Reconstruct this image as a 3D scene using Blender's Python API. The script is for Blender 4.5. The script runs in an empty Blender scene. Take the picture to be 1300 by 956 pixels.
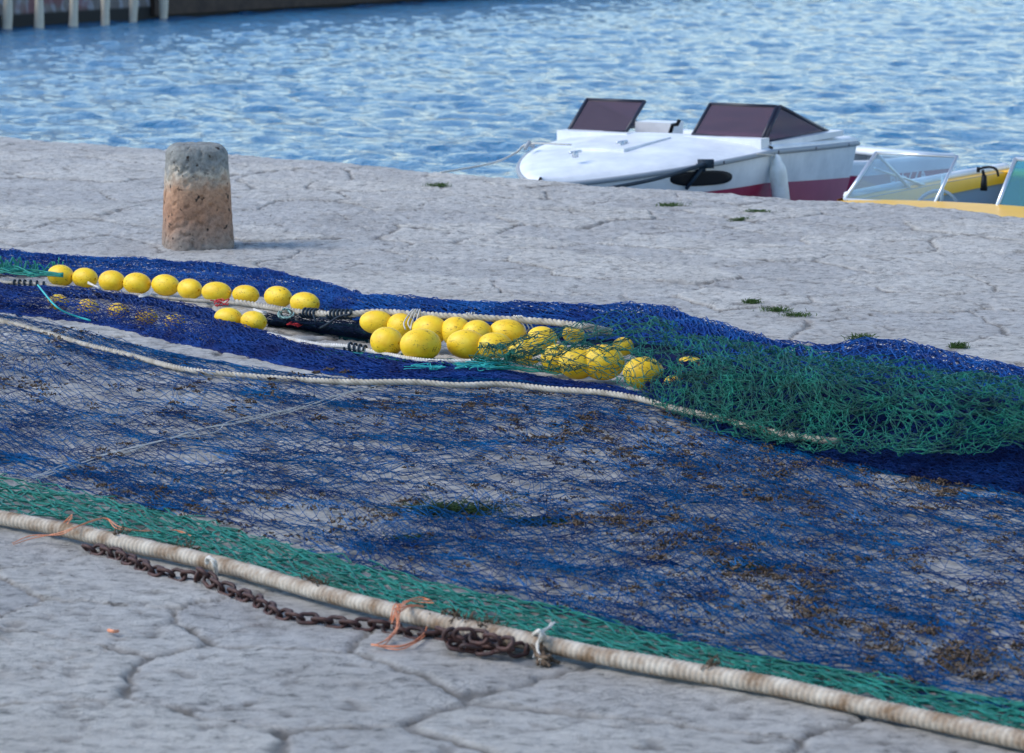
import bpy, math, random
import numpy as np
from mathutils import Vector, Matrix, Quaternion
random.seed(7); rng = np.random.default_rng(7)
scn = bpy.context.scene
col = scn.collection
PI = math.pi

# ------------------------------------------------------------------ camera
CAM = np.array([0.0, 0.0, 2.0]); F = 3611.0; PITCH = math.atan(594/3611)
cd = bpy.data.cameras.new('camera'); cam = bpy.data.objects.new('camera', cd); col.objects.link(cam)
cam.location = CAM; cam.rotation_euler = (PI/2-PITCH, 0, 0)
cd.lens = 100; cd.sensor_width = 36; cd.clip_start = .1; cd.clip_end = 3000
cd.dof.use_dof = True; cd.dof.focus_distance = 12.4; cd.dof.aperture_fstop = 6.3
scn.camera = cam

def P(px, py, z=0.0):
    """point of the place at height z that the photograph shows at a pixel"""
    a = (px-650)/F; b = -(py-478)/F
    c, s = math.cos(PITCH), math.sin(PITCH)
    d = np.array([a, c + b*s, -s + b*c])
    t = (z-CAM[2])/d[2]
    return CAM + d*t
def scale_at(p):
    c, s = math.cos(PITCH), math.sin(PITCH)
    return F/((p[1])*c - (p[2]-CAM[2])*s)

# ------------------------------------------------------------------ noise
def _h(ix, iy, s):
    n = (ix*374761393 + iy*668265263 + s*982451653) & 0x7fffffff
    n = ((n ^ (n >> 13))*1274126177) & 0x7fffffff
    n = ((n ^ (n >> 15))*668265263) & 0x7fffffff
    return ((n ^ (n >> 16)) & 0xffffff)/float(0xffffff)
def noise(x, y, s=0):
    x = np.asarray(x, float); y = np.asarray(y, float)
    ix = np.floor(x).astype(np.int64); iy = np.floor(y).astype(np.int64)
    fx = x-ix; fy = y-iy
    fx = fx*fx*fx*(fx*(fx*6-15)+10); fy = fy*fy*fy*(fy*(fy*6-15)+10)
    a = _h(ix, iy, s); b = _h(ix+1, iy, s); c = _h(ix, iy+1, s); d = _h(ix+1, iy+1, s)
    return ((a*(1-fx)+b*fx)*(1-fy) + (c*(1-fx)+d*fx)*fy)*2-1
def fbm(x, y, s=0, o=4, g=.5):
    r = 0; a = 1; t = 0
    for k in range(o):
        r = r + a*noise(x*2.03**k+13.7*k, y*2.03**k-7.1*k, s+k); t += a; a *= g
    return r/t

# ------------------------------------------------------------------ mesh tools
def link_mesh(name, V, Fc, mat=None, parent=None, smooth=True, attrs=None, loc=None):
    me = bpy.data.meshes.new(name)
    V = np.asarray(V, np.float32).reshape(-1, 3)
    if isinstance(Fc, np.ndarray):
        n = len(Fc); k = Fc.shape[1]
        me.vertices.add(len(V)); me.vertices.foreach_set('co', V.ravel())
        me.loops.add(n*k); me.loops.foreach_set('vertex_index', Fc.astype(np.int32).ravel())
        me.polygons.add(n); me.polygons.foreach_set('loop_start', np.arange(0, n*k, k, dtype=np.int32))
        me.polygons.foreach_set('loop_total', np.full(n, k, np.int32))
        me.update(calc_edges=True)
    else:
        me.from_pydata([tuple(map(float, v)) for v in V], [], [tuple(f) for f in Fc]); me.update()
    me.polygons.foreach_set('use_smooth', np.full(len(me.polygons), smooth))
    if attrs:
        for k_, v in attrs.items():
            a = me.attributes.new(k_, 'FLOAT', 'POINT'); a.data.foreach_set('value', np.asarray(v, np.float32).ravel())
    if mat: me.materials.append(mat)
    o = bpy.data.objects.new(name, me); col.objects.link(o)
    if parent: o.parent = parent
    if loc is not None: o.location = loc
    return o
def grid_faces(n, m):
    i = np.arange(n-1)[:, None]*m + np.arange(m-1)[None, :]
    return np.stack([i, i+1, i+m+1, i+m], -1).reshape(-1, 4)
def thing(name, label, cat, loc=(0, 0, 0), rz=0, group=None):
    o = bpy.data.objects.new(name, None); col.objects.link(o); o.empty_display_size = .1
    o.location = loc; o.rotation_euler = (0, 0, rz)
    return tag(o, label, cat, group)
def tag(o, label, cat, group=None, kind=None):
    o['label'] = label; o['category'] = cat
    if group: o['group'] = group
    if kind: o['kind'] = kind
    return o
def structure(o):
    o['kind'] = 'structure'; return o

class Geo:
    def __init__(s): s.V = []; s.F = []; s.n = 0
    def add(s, V, Fc):
        V = np.asarray(V, float).reshape(-1, 3)
        s.V.append(V); s.F += [tuple(int(i)+s.n for i in f) for f in Fc]; s.n += len(V)
    def box(s, c, d, R=None):
        x, y, z = [q/2 for q in d]
        v = np.array([(a*x, b*y, e*z) for a in (-1, 1) for b in (-1, 1) for e in (-1, 1)])
        if R is not None: v = v @ np.asarray(R).T
        s.add(v+np.asarray(c), [(0, 1, 3, 2), (4, 6, 7, 5), (0, 4, 5, 1), (2, 3, 7, 6), (0, 2, 6, 4), (1, 5, 7, 3)])
    def tube(s, pts, r, n=8, cap=True):
        V, Fq = sweep(pts, r, n)
        s.add(V, Fq.tolist())
        if cap:
            b = s.n-len(V); m = len(V)//n
            s.F.append(tuple(b+i for i in range(n))[::-1]); s.F.append(tuple(b+(m-1)*n+i for i in range(n)))
    def build(s, name, mat, parent=None, smooth=True, loc=None):
        return link_mesh(name, np.concatenate(s.V), s.F, mat, parent, smooth, loc=loc)

def catmull(pts, n):
    p = np.asarray(pts, float)
    p = np.vstack([2*p[0]-p[1], p, 2*p[-1]-p[-2]])
    m = len(p)-3; out = []
    t = np.linspace(0, m, 12*m+1)
    i = np.minimum(t.astype(int), m-1); f = (t-i)[:, None]
    a, b, c, d = p[i], p[i+1], p[i+2], p[i+3]
    q = .5*((2*b)+(-a+c)*f+(2*a-5*b+4*c-d)*f**2+(-a+3*b-3*c+d)*f**3)
    L = np.r_[0, np.cumsum(np.linalg.norm(np.diff(q, axis=0), axis=1))]
    s = np.linspace(0, L[-1], n)
    return np.stack([np.interp(s, L, q[:, k]) for k in range(q.shape[1])], 1)
def frames(pts):
    p = np.asarray(pts, float); T = np.gradient(p, axis=0); T /= np.linalg.norm(T, axis=1)[:, None]+1e-12
    up = np.array([0, 0, 1.]); N = np.zeros_like(T)
    n = np.cross(T[0], up); 
    if np.linalg.norm(n) < 1e-3: n = np.cross(T[0], [1., 0, 0])
    N[0] = n/np.linalg.norm(n)
    for i in range(1, len(p)):
        n = N[i-1]-T[i]*np.dot(N[i-1], T[i]); N[i] = n/(np.linalg.norm(n)+1e-12)
    return T, N, np.cross(T, N)
def sweep(pts, r, n=8):
    p = np.asarray(pts, float); T, N, B = frames(p)
    r = np.broadcast_to(np.asarray(r, float), (len(p),)) if np.ndim(r) < 2 else np.asarray(r)
    a = np.arange(n)*2*PI/n
    rr = r[:, None] if r.ndim == 1 else r
    V = p[:, None, :] + rr[..., None]*(np.cos(a)[None, :, None]*N[:, None, :]+np.sin(a)[None, :, None]*B[:, None, :])
    m = len(p); i = np.arange(m-1)[:, None]*n; j = np.arange(n)[None, :]; k = (j+1) % n
    Fq = np.stack([i+j, i+k, i+n+k, i+n+j], -1).reshape(-1, 4)
    return V.reshape(-1, 3), Fq
def plen(p): return np.linalg.norm(np.diff(np.asarray(p), axis=0), axis=1).sum()

# ------------------------------------------------------------------ materials
def newmat(name):
    m = bpy.data.materials.new(name); m.use_nodes = True
    nt = m.node_tree; b = nt.nodes['Principled BSDF']
    return m, nt, b
def N_(nt, t, **kw):
    n = nt.nodes.new(t)
    for k, v in kw.items():
        if hasattr(n, k): setattr(n, k, v)
        else: n.inputs[k.replace('_', ' ')].default_value = v
    return n
def noise_node(nt, scale, detail=4, rough=.6, vec=None, dist=0, coord='Object', stretch=None):
    n = N_(nt, 'ShaderNodeTexNoise'); n.inputs['Scale'].default_value = scale; n.inputs['Detail'].default_value = detail
    n.inputs['Roughness'].default_value = rough; n.inputs['Distortion'].default_value = dist
    if vec is None:
        tc = N_(nt, 'ShaderNodeTexCoord'); vec = tc.outputs[coord]
    if stretch:
        mp = N_(nt, 'ShaderNodeMapping'); mp.inputs['Scale'].default_value = stretch
        nt.links.new(vec, mp.inputs['Vector']); vec = mp.outputs['Vector']
    nt.links.new(vec, n.inputs['Vector'])
    return n
def ramp(nt, src, stops):
    r = N_(nt, 'ShaderNodeValToRGB'); e = r.color_ramp.elements
    while len(e) < len(stops): e.new(.5)
    for q, (p, c) in zip(e, stops):
        q.position = p; q.color = (*c, 1) if len(c) == 3 else c
    nt.links.new(src, r.inputs['Fac']); return r
def mixc(nt, fac, a, b, mode='MIX'):
    m = N_(nt, 'ShaderNodeMix', data_type='RGBA', blend_type=mode)
    for v, i in ((fac, 0), (a, 6), (b, 7)):
        if isinstance(v, (int, float)): m.inputs[i].default_value = v
        elif isinstance(v, tuple): m.inputs[i].default_value = (*v, 1)
        else: nt.links.new(v, m.inputs[i])
    return m.outputs[2]
def bump(nt, b, h, strength=.3, dist=.01):
    n = N_(nt, 'ShaderNodeBump'); n.inputs['Strength'].default_value = strength; n.inputs['Distance'].default_value = dist
    nt.links.new(h, n.inputs['Height'])
    nt.links.new(n.outputs['Normal'], b.inputs['Normal']); return n
def simple(name, c, rough=.6, var=None, vscale=8, bs=0, bscale=40, bdist=.004, metal=0, spec=.5, coord='Object', stretch=None):
    m, nt, b = newmat(name)
    b.inputs['Roughness'].default_value = rough; b.inputs['Metallic'].default_value = metal
    b.inputs['Specular IOR Level'].default_value = spec
    if var:
        n = noise_node(nt, vscale, 5, .65, coord=coord, stretch=stretch)
        r = ramp(nt, n.outputs['Fac'], [(.35, c), (.65, var)])
        nt.links.new(r.outputs['Color'], b.inputs['Base Color'])
    else: b.inputs['Base Color'].default_value = (*c, 1)
    if bs:
        n2 = noise_node(nt, bscale, 5, .6, coord=coord); bump(nt, b, n2.outputs['Fac'], bs, bdist)
    return m

M = {}
M['blue'] = simple('blue_twine', (.002, .036, .23), .65, (.005, .11, .40), 4, spec=.2)
M['bluedark'] = simple('dark_blue_twine', (.001, .014, .12), .65, (.003, .055, .28), 7, spec=.2)
M['bluef'] = simple('faded_blue_twine', (.001, .052, .23), .65, (.004, .18, .48), 4, spec=.1)
M['bluepack'] = simple('packed_blue_net', (.001, .004, .025), .95, (.002, .014, .08), 70, .9, 120, .01, spec=.2, stretch=(1, 1, 3))  # near-black base puts the shade of gaps between threads into the colour
M['navynet'] = simple('shadow_dark_twine', (.004, .012, .05), .7, (.006, .03, .10), 12, spec=.2)  # shadow below the headrope put into the twine colour
M['green'] = simple('green_twine', (.001, .045, .040), .6, (.004, .20, .14), 9, spec=.35)  # dark end of the range paints the shade deep inside the heap
M['green2'] = simple('thick_green_twine', (.003, .13, .095), .6, (.006, .24, .19), 8, spec=.35)
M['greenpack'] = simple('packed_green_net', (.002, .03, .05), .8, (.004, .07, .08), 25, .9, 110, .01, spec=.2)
M['teal'] = simple('teal_twine', (.02, .42, .42), .6)
M['rope'] = simple('weathered_rope', (.27, .24, .19), .9, (.52, .48, .41), 18, .3, 200, .002, spec=.2)
M['servedrope'] = simple('served_rope', (.20, .135, .085), .9, (.50, .455, .385), 13, .3, 150, .002, spec=.2)
M['cord'] = simple('pale_cord', (.45, .42, .36), .85, (.68, .66, .62), 30, spec=.2)
M['navy'] = simple('navy_cord', (.008, .018, .035), .7, (.02, .04, .06), 30, spec=.3)
M['orange'] = simple('orange_twine', (.62, .19, .09), .7, (.7, .33, .2), 30, spec=.2)
M['red'] = simple('red_twine', (.55, .04, .05), .7, spec=.2)
M['weed'] = simple('dried_seaweed', (.03, .02, .014), .9, (.17, .125, .09), 30, spec=.1)
M['greenweed'] = simple('green_seaweed', (.012, .03, .01), .8, (.03, .07, .02), 30, spec=.2)
M['leaf'] = simple('weed_leaf', (.03, .07, .015), .7, (.07, .14, .03), 30, spec=.3)
M['iron'] = simple('rusty_iron', (.018, .012, .014), .6, (.07, .026, .02), 26, .5, 90, .003, spec=.4)
M['gel'] = simple('white_gelcoat', (.60, .63, .66), .4, (.82, .84, .86), 2.2, spec=.4)
M['gelred'] = simple('crimson_gelcoat', (.30, .008, .045), .3, (.36, .02, .07), 3)
M['gelyel'] = simple('yellow_gelcoat', (.85, .48, .02), .35, (.78, .42, .02), 3)
M['gelorange'] = simple('orange_red_hull', (.42, .05, .04), .4)
M['blackpl'] = simple('black_plastic', (.008, .010, .014), .6, spec=.2)
M['darkframe'] = simple('dark_window_frame', (.012, .014, .03), .45)
M['alu'] = simple('aluminium', (.62, .66, .70), .35, metal=.7)
M['grey'] = simple('grey_rubber', (.30, .33, .36), .6)
M['fender'] = simple('fender_vinyl', (.80, .82, .80), .45, (.62, .64, .6), 8)
M['seat'] = simple('boat_seat', (.70, .60, .12), .6)
M['inside'] = simple('boat_inside', (.50, .55, .58), .6, (.42, .46, .5), 5)
M['piling'] = simple('pale_piling', (.52, .46, .36), .8, (.62, .57, .46), 2, .3, 12, .02)
M['timber'] = simple('dark_quay_timber', (.035, .022, .016), .85, (.07, .045, .03), 2, .4, 8, .03)

def glass(name, tint, alpha):
    m, nt, b = newmat(name)
    out = nt.nodes['Material Output']; nt.nodes.remove(b)
    tr = N_(nt, 'ShaderNodeBsdfTransparent'); tr.inputs['Color'].default_value = (*tint, 1)
    gl = N_(nt, 'ShaderNodeBsdfGlossy'); gl.inputs['Roughness'].default_value = .06; gl.inputs['Color'].default_value = (1, 1, 1, 1)
    df = N_(nt, 'ShaderNodeBsdfDiffuse'); df.inputs['Color'].default_value = (*[min(1, t*.8+.05) for t in tint], 1)
    mx0 = N_(nt, 'ShaderNodeMixShader'); mx0.inputs[0].default_value = alpha
    nt.links.new(tr.outputs[0], mx0.inputs[1]); nt.links.new(df.outputs[0], mx0.inputs[2])
    fr = N_(nt, 'ShaderNodeLayerWeight'); fr.inputs['Blend'].default_value = .5
    fm = ramp(nt, fr.outputs['Facing'], [(0, (.04,)*3), (.7, (.08,)*3), (1, (.7,)*3)])
    mx = N_(nt, 'ShaderNodeMixShader'); nt.links.new(fm.outputs[0], mx.inputs[0])
    nt.links.new(mx0.outputs[0], mx.inputs[1]); nt.links.new(gl.outputs[0], mx.inputs[2])
    nt.links.new(mx.outputs[0], out.inputs['Surface']); return m
M['tinted'] = glass('smoked_glass', (.27, .16, .21), .22)
M['clear'] = glass('clear_glass', (.74, .86, .92), .10)
M['tealglass'] = glass('blue_green_glass', (.22, .62, .70), .2)

# float plastic: worn yellow with dark scuffs
def float_mat():
    m, nt, b = newmat('yellow_float_plastic')
    oi = N_(nt, 'ShaderNodeObjectInfo')
    tc = N_(nt, 'ShaderNodeTexCoord'); add = N_(nt, 'ShaderNodeVectorMath', operation='ADD')
    sc = N_(nt, 'ShaderNodeVectorMath', operation='SCALE'); sc.inputs['Scale'].default_value = 9.0
    cb = N_(nt, 'ShaderNodeCombineXYZ')
    for k in range(3): nt.links.new(oi.outputs['Random'], cb.inputs[k])
    nt.links.new(cb.outputs[0], sc.inputs[0]); nt.links.new(tc.outputs['Object'], add.inputs[0]); nt.links.new(sc.outputs[0], add.inputs[1])
    n1 = noise_node(nt, 1.1, 4, .6, vec=add.outputs[0])
    base = ramp(nt, n1.outputs['Fac'], [(.3, (.80, .46, .010)), (.55, (.88, .58, .018)), (.75, (.88, .65, .06))])
    n2 = noise_node(nt, 3.0, 7, .75, vec=add.outputs[0], dist=1.2, stretch=(1, 1, 2.5))
    sp = ramp(nt, n2.outputs['Fac'], [(.54, (0, 0, 0)), (.60, (1, 1, 1))])
    n3 = noise_node(nt, 1.6, 3, .6, vec=add.outputs[0]); g = ramp(nt, n3.outputs['Fac'], [(.47, (0, 0, 0)), (.62, (.95, .95, .95))])
    f = mixc(nt, 1.0, sp.outputs['Color'], g.outputs['Color'], 'MULTIPLY')
    c = mixc(nt, f, base.outputs['Color'], (.07, .035, .01))
    nt.links.new(c, b.inputs['Base Color'])
    b.inputs['Roughness'].default_value = .48; b.inputs['Specular IOR Level'].default_value = .4
    n4 = noise_node(nt, 5, 5, .65, vec=add.outputs[0]); bump(nt, b, n4.outputs['Fac'], .35, .004)
    return m
M['float'] = float_mat()

# ------------------------------------------------------------------ quay
EDGE = np.array([P(0, 172)[:2], P(330, 197)[:2], P(650, 228)[:2], P(880, 243)[:2], P(1100, 255)[:2], P(1300, 274)[:2]])
def edge_y(x):
    ex = np.r_[-60., -12., EDGE[:, 0], 9., 60.]
    ey = np.r_[EDGE[0, 1]+(EDGE[0, 0]+60)*1.05, EDGE[0, 1]+(EDGE[0, 0]+12)*1.1*-1*-1, EDGE[:, 1], EDGE[-1, 1]-(9-EDGE[-1, 0])*1.1, 0]
    ey[1] = EDGE[0, 1]+(12+EDGE[0, 0])*1.15
    ey[0] = ey[1]+48*1.0
    ey[-1] = ey[-2]-51*1.0
    return np.interp(x, ex, ey)+.035*noise(np.asarray(x)*2.2, 0*np.asarray(x), 91)+.02*noise(np.asarray(x)*7, 0*np.asarray(x), 92)
def voro(x, y, s):
    ix = np.floor(x).astype(np.int64); iy = np.floor(y).astype(np.int64)
    f1 = np.full(x.shape, 9.); f2 = f1.copy(); idv = np.zeros(x.shape)
    for dx in (-1, 0, 1):
        for dy in (-1, 0, 1):
            cx = ix+dx; cy = iy+dy
            qx = cx+.5+.42*(2*_h(cx, cy, s)-1); qy = cy+.5+.42*(2*_h(cx, cy, s+5)-1)
            d = np.hypot(x-qx, y-qy); hid = _h(cx, cy, s+9)
            n = d < f1
            f2 = np.where(n, f1, np.minimum(f2, d)); idv = np.where(n, hid, idv); f1 = np.where(n, d, f1)
    return f1, f2-f1, idv
def quay_relief(x, y):
    """height, joint mask, stone id of the worn limestone paving"""
    x = np.asarray(x, float); y = np.asarray(y, float)
    wx = x+.05*noise(x*2.1, y*2.1, 3)+.018*noise(x*9, y*9, 4)+.012*noise(x*26, y*26, 7); wy = y+.05*noise(x*2.1, y*2.1, 5)+.018*noise(x*9, y*9, 6)+.012*noise(x*26, y*26, 8)
    ca, sa = math.cos(.72), math.sin(.72)
    u = (wx*ca-wy*sa)/.78; v = (wx*sa+wy*ca)/.60
    f1, e, sid = voro(u, v, 11)
    wj = .040+.032*noise(x*1.7, y*1.7, 21)
    j = np.clip(1-e/np.maximum(wj, .012), 0, 1)
    # hairline cracks
    f1b, eb, _ = voro(u*1.7+5+.3*noise(x*5, y*5, 33), v*1.7+.3*noise(x*5, y*5, 34), 47)
    cr = np.clip(1-eb/.02, 0, 1)*(noise(x*1.3, y*1.3, 48) > .2)*.5
    # joint line behind the edge stones
    de = edge_y(x)-y
    ln = np.clip(1-np.abs(de-1.0-.12*noise(x*1.1, 0*x, 49))/.035, 0, 1)*(noise(x*.9, 0*x, 50) > -.3)
    ln2 = np.clip(1-np.abs(de-1.9-.2*noise(x*.8, 0*x, 51))/.035, 0, 1)*(noise(x*.7, 0*x, 52) > -.1)
    j = np.maximum.reduce([j, cr, ln, ln2])
    far = np.clip((y-10)/8, 0, 1)
    h = .012*noise(x*.8, y*.8, 60)+.012*(sid-.5)+(.004+.004*far)*fbm(x*4, y*4, 61, 4)+(.003+.005*far)*(.5-np.abs(fbm(x*13, y*13, 63, 4))*2)+(.003+.002*far)*fbm(x*22, y*22, 66, 3)
    pit = np.clip(fbm(x*12, y*16, 71, 4)-.24, 0, 1)
    h = h-.02*pit-.013*np.clip(j*1.6, 0, 1)
    h = h-.02*np.clip(1-np.abs(de)/.10, 0, 1)**2
    return h, np.clip(j+pit*1.6, 0, 1), sid
def gz(x, y): return quay_relief(x, y)[0]

def axis(segs):
    out = []
    for a, b, n in segs: out.append(np.linspace(a, b, n, endpoint=False))
    out.append([segs[-1][1]]); return np.concatenate(out)
xs = axis([(-60, -14, 40), (-14, -6.5, 150), (-6.5, -2.6, 190), (-2.6, 2.6, 420), (2.6, 6, 170), (6, 14, 120), (14, 60, 40)])
ts = axis([(-30, 5, 40), (5, 6.5, 60), (6.5, 13, 440), (13, 24, 400)])   # y measured, last part stretched to the edge
X = np.repeat(xs[:, None], len(ts), 1)
E = edge_y(xs)[:, None]
Y = np.where(ts[None, :] <= 6.5, ts[None, :], 6.5+(ts[None, :]-6.5)*(E-6.5)/(24-6.5))
Y = np.where(E < 8, -30+(ts[None, :]+30)*(E+30)/54, Y)
Hh, J, SI = quay_relief(X, Y)
# the quay face goes down into the water
nx = len(xs)
dr = [(.02, -.03), (.03, -.10), (.035, -.35), (.03, -.8), (.03, -2.2)]
Xf = np.concatenate([X]+[X[:, -1:] for _ in dr], 1)
Yf = np.concatenate([Y]+[Y[:, -1:]+a for a, _ in dr], 1)
Zf = np.concatenate([Hh]+[Hh[:, -1:]*.3+b+.0*X[:, -1:] for _, b in dr], 1)
Jf = np.concatenate([J]+[J[:, -1:] for _ in dr], 1); Sf = np.concatenate([SI]+[SI[:, -1:] for _ in dr], 1)
def stone_mat():
    m, nt, b = newmat('limestone_paving')
    at = N_(nt, 'ShaderNodeAttribute', attribute_name='joint'); ai = N_(nt, 'ShaderNodeAttribute', attribute_name='stone')
    n1 = noise_node(nt, 1.6, 6, .65)
    c1 = ramp(nt, n1.outputs['Fac'], [(.3, (.50, .48, .45)), (.5, (.59, .575, .545)), (.7, (.66, .645, .61))])
    n2 = noise_node(nt, 17, 9, .8, stretch=(.8, 1.2, 1), dist=.4)
    c2 = ramp(nt, n2.outputs['Fac'], [(.36, (.28, .275, .27)), (.44, (.78, .78, .77)), (.52, (1.02, 1.02, 1.01)), (.66, (1.16, 1.16, 1.15))])
    c = mixc(nt, 1.0, c1.outputs['Color'], c2.outputs['Color'], 'MULTIPLY')
    sr = ramp(nt, ai.outputs['Fac'], [(0, (.86, .86, .88)), (1, (1.08, 1.06, 1.03))])
    c = mixc(nt, 1.0, c, sr.outputs['Color'], 'MULTIPLY')
    n3 = noise_node(nt, 60, 5, .7); sp = ramp(nt, n3.outputs['Fac'], [(.60, (0, 0, 0)), (.72, (.7, .7, .7))])
    c = mixc(nt, sp.outputs['Color'], c, (.16, .15, .14))
    n7 = noise_node(nt, 5.5, 6, .6, dist=.6); hc = ramp(nt, n7.outputs['Fac'], [(.485, (0, 0, 0)), (.497, (.5, .5, .5)), (.503, (.5, .5, .5)), (.515, (0, 0, 0))])
    n8 = noise_node(nt, 2.2, 3, .5); hm = ramp(nt, n8.outputs['Fac'], [(.48, (0, 0, 0)), (.58, (1, 1, 1))])
    hf = mixc(nt, 1.0, hc.outputs['Color'], hm.outputs['Color'], 'MULTIPLY'); c = mixc(nt, hf, c, (.15, .145, .14))
    n5 = noise_node(nt, 3.1, 4, .6); rs = ramp(nt, n5.outputs['Fac'], [(.62, (0, 0, 0)), (.75, (.35, .35, .35))])
    c = mixc(nt, rs.outputs['Color'], c, (.34, .24, .17))
    jr = ramp(nt, at.outputs['Fac'], [(.1, (0, 0, 0)), (.7, (1, 1, 1))])
    n6 = noise_node(nt, 9, 3, .6); jc = ramp(nt, n6.outputs['Fac'], [(.4, (.19, .18, .165)), (.6, (.34, .325, .30))])
    c = mixc(nt, jr.outputs['Color'], c, jc.outputs['Color'])
    nt.links.new(c, b.inputs['Base Color']); b.inputs['Roughness'].default_value = .62
    b.inputs['Specular IOR Level'].default_value = .3
    n4 = noise_node(nt, 30, 10, .8); bump(nt, b, n4.outputs['Fac'], 1.0, .028)
    return m
q = link_mesh('quay_paving', np.stack([Xf, Yf, Zf], -1).reshape(-1, 3), grid_faces(nx, Xf.shape[1])[:, ::-1], stone_mat(),
              attrs={'joint': Jf, 'stone': Sf})
structure(q)

# ------------------------------------------------------------------ water
WZ = -.9
xs = axis([(-900, -60, 30), (-60, -14, 90), (-14, 20, 470), (20, 60, 80), (60, 900, 30)])
yy = [12.]
while yy[-1] < 140: yy.append(yy[-1]+.075*(max(yy[-1], 20)/25)**1.25)
yy = np.r_[np.linspace(-200, 11.5, 30), yy, np.geomspace(150, 2500, 30)]
X, Y = np.meshgrid(xs, yy, indexing='ij')
wv = .038*fbm(X*.9+Y*.25, Y*.75, 201, 3, .6)+.035*noise(X*1.9-Y*.5, Y*1.5, 210)+.016*noise(X*4.2+Y, Y*3.1, 211)
wv = np.sign(wv)*np.abs(wv)
fade = np.clip((200-np.abs(Y))/80, 0, 1)*np.clip((60-np.abs(X))/30, 0, 1)
m, nt, b = newmat('sea_water')
b.inputs['Base Color'].default_value = (.004, .11, .235, 1); b.inputs['Roughness'].default_value = .06
b.inputs['IOR'].default_value = 1.333; b.inputs['Specular Tint'].default_value = (.42, .68, .95, 1)
n1 = noise_node(nt, 2.6, 5, .6, stretch=(1, .7, 1)); n2 = noise_node(nt, 9, 4, .6)
ad = N_(nt, 'ShaderNodeMath', operation='MULTIPLY_ADD'); nt.links.new(n2.outputs['Fac'], ad.inputs[0]); ad.inputs[1].default_value = .3
nt.links.new(n1.outputs['Fac'], ad.inputs[2]); bump(nt, b, ad.outputs[0], 1.0, .15)
M['water'] = m
w = link_mesh('water', np.stack([X, Y, WZ+wv*fade], -1).reshape(-1, 3), grid_faces(len(xs), len(yy))[:, ::-1], m)
structure(w)

# ------------------------------------------------------------------ far quay wall
A = P(0, 37, WZ)[:2]; B = P(570, 0, WZ)[:2]; dv = (B-A)/np.linalg.norm(B-A); nv = np.array([dv[1], -dv[0]])
def wall_mat():
    m, nt, b = newmat('painted_harbour_wall')
    tc = N_(nt, 'ShaderNodeTexCoord')
    n1 = noise_node(nt, 1.4, 5, .6); c1 = ramp(nt, n1.outputs['Fac'], [(.3, (.11, .10, .095)), (.7, (.24, .22, .21))])
    wv_ = N_(nt, 'ShaderNodeTexWave'); wv_.inputs['Scale'].default_value = .45; wv_.inputs['Distortion'].default_value = 14; wv_.inputs['Detail'].default_value = 3
    nt.links.new(tc.outputs['Object'], wv_.inputs['Vector'])
    g = ramp(nt, wv_.outputs['Fac'], [(.70, (0, 0, 0)), (.82, (.75, .75, .75))])
    c = mixc(nt, g.outputs['Color'], c1.outputs['Color'], (.30, .32, .36))
    n2 = noise_node(nt, .8, 3, .6); r2 = ramp(nt, n2.outputs['Fac'], [(.52, (0, 0, 0)), (.6, (.6, .6, .6))])
    c = mixc(nt, r2.outputs['Color'], c, (.20, .045, .06))
    sx = N_(nt, 'ShaderNodeSeparateXYZ'); nt.links.new(tc.outputs['Object'], sx.inputs[0])
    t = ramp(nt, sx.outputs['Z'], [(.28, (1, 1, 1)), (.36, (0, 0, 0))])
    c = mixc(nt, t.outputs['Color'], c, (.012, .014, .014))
    nt.links.new(c, b.inputs['Base Color']); b.inputs['Roughness'].default_value = .8
    return m
hw = thing('harbour_wall', 'long dark graffiti-covered quay wall across the water, behind the pale pilings', 'wall', (A[0], A[1], WZ), math.atan2(dv[1], dv[0]))
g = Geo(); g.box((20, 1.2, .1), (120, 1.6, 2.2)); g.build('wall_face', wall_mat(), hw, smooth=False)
g = Geo(); g.box((20, 1.2, 1.3), (120, 2.0, .2)); g.build('coping', M['timber'], hw, smooth=False)
g = Geo(); g.box((36, .33, .55), (57, .12, .95)); g.build('timber_fender', M['timber'], hw, smooth=False)
pil = [(6, 38), (48, 36), (90, 33.5), (132, 31), (166, 28), (206, 24)]
plab = ['leftmost pale piling, at the left edge of the far wall', 'second pale piling from the left, in front of the far wall',
        'third pale piling from the left, in front of the far wall', 'third pale piling from the right, in front of the far wall',
        'second pale piling from the right, in front of the far wall', 'rightmost pale piling, the last before the bare dark wall']
for k, (px, py) in enumerate(pil):
    p = P(px, py, WZ)
    a = np.arange(0, 9)/8.
    path = np.stack([p[0]+.06*a*(-1)**k*.6+.12*a, p[1]+0*a, WZ-1+a*2.7], 1)
    g = Geo(); g.tube(path-np.array([p[0], p[1], WZ]), .115+.012*np.cos(np.arange(9)*1.7+k), 12)
    o = g.build('piling', M['piling'], None, loc=(p[0], p[1], WZ))
    tag(o, plab[k], 'piling', 'pale pilings in front of the far wall')
for k in range(1, 5):
    p = P(6, 38, WZ)-np.r_[dv*.82*k, 0]
    g = Geo(); g.tube([(0, 0, -1), (.1, 0, 1), (.12, 0, 1.7)], .115, 12)
    tag(g.build('piling', M['piling'], None, loc=tuple(p)), 'pale piling beyond the left edge of the picture', 'piling', 'pale pilings beyond the frame')

g = Geo(); g.box((0, 3, -1.6), (600, 20, 5)); structure(g.build('shore', M['timber'], None, False, loc=(100, 160, .4)))

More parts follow.
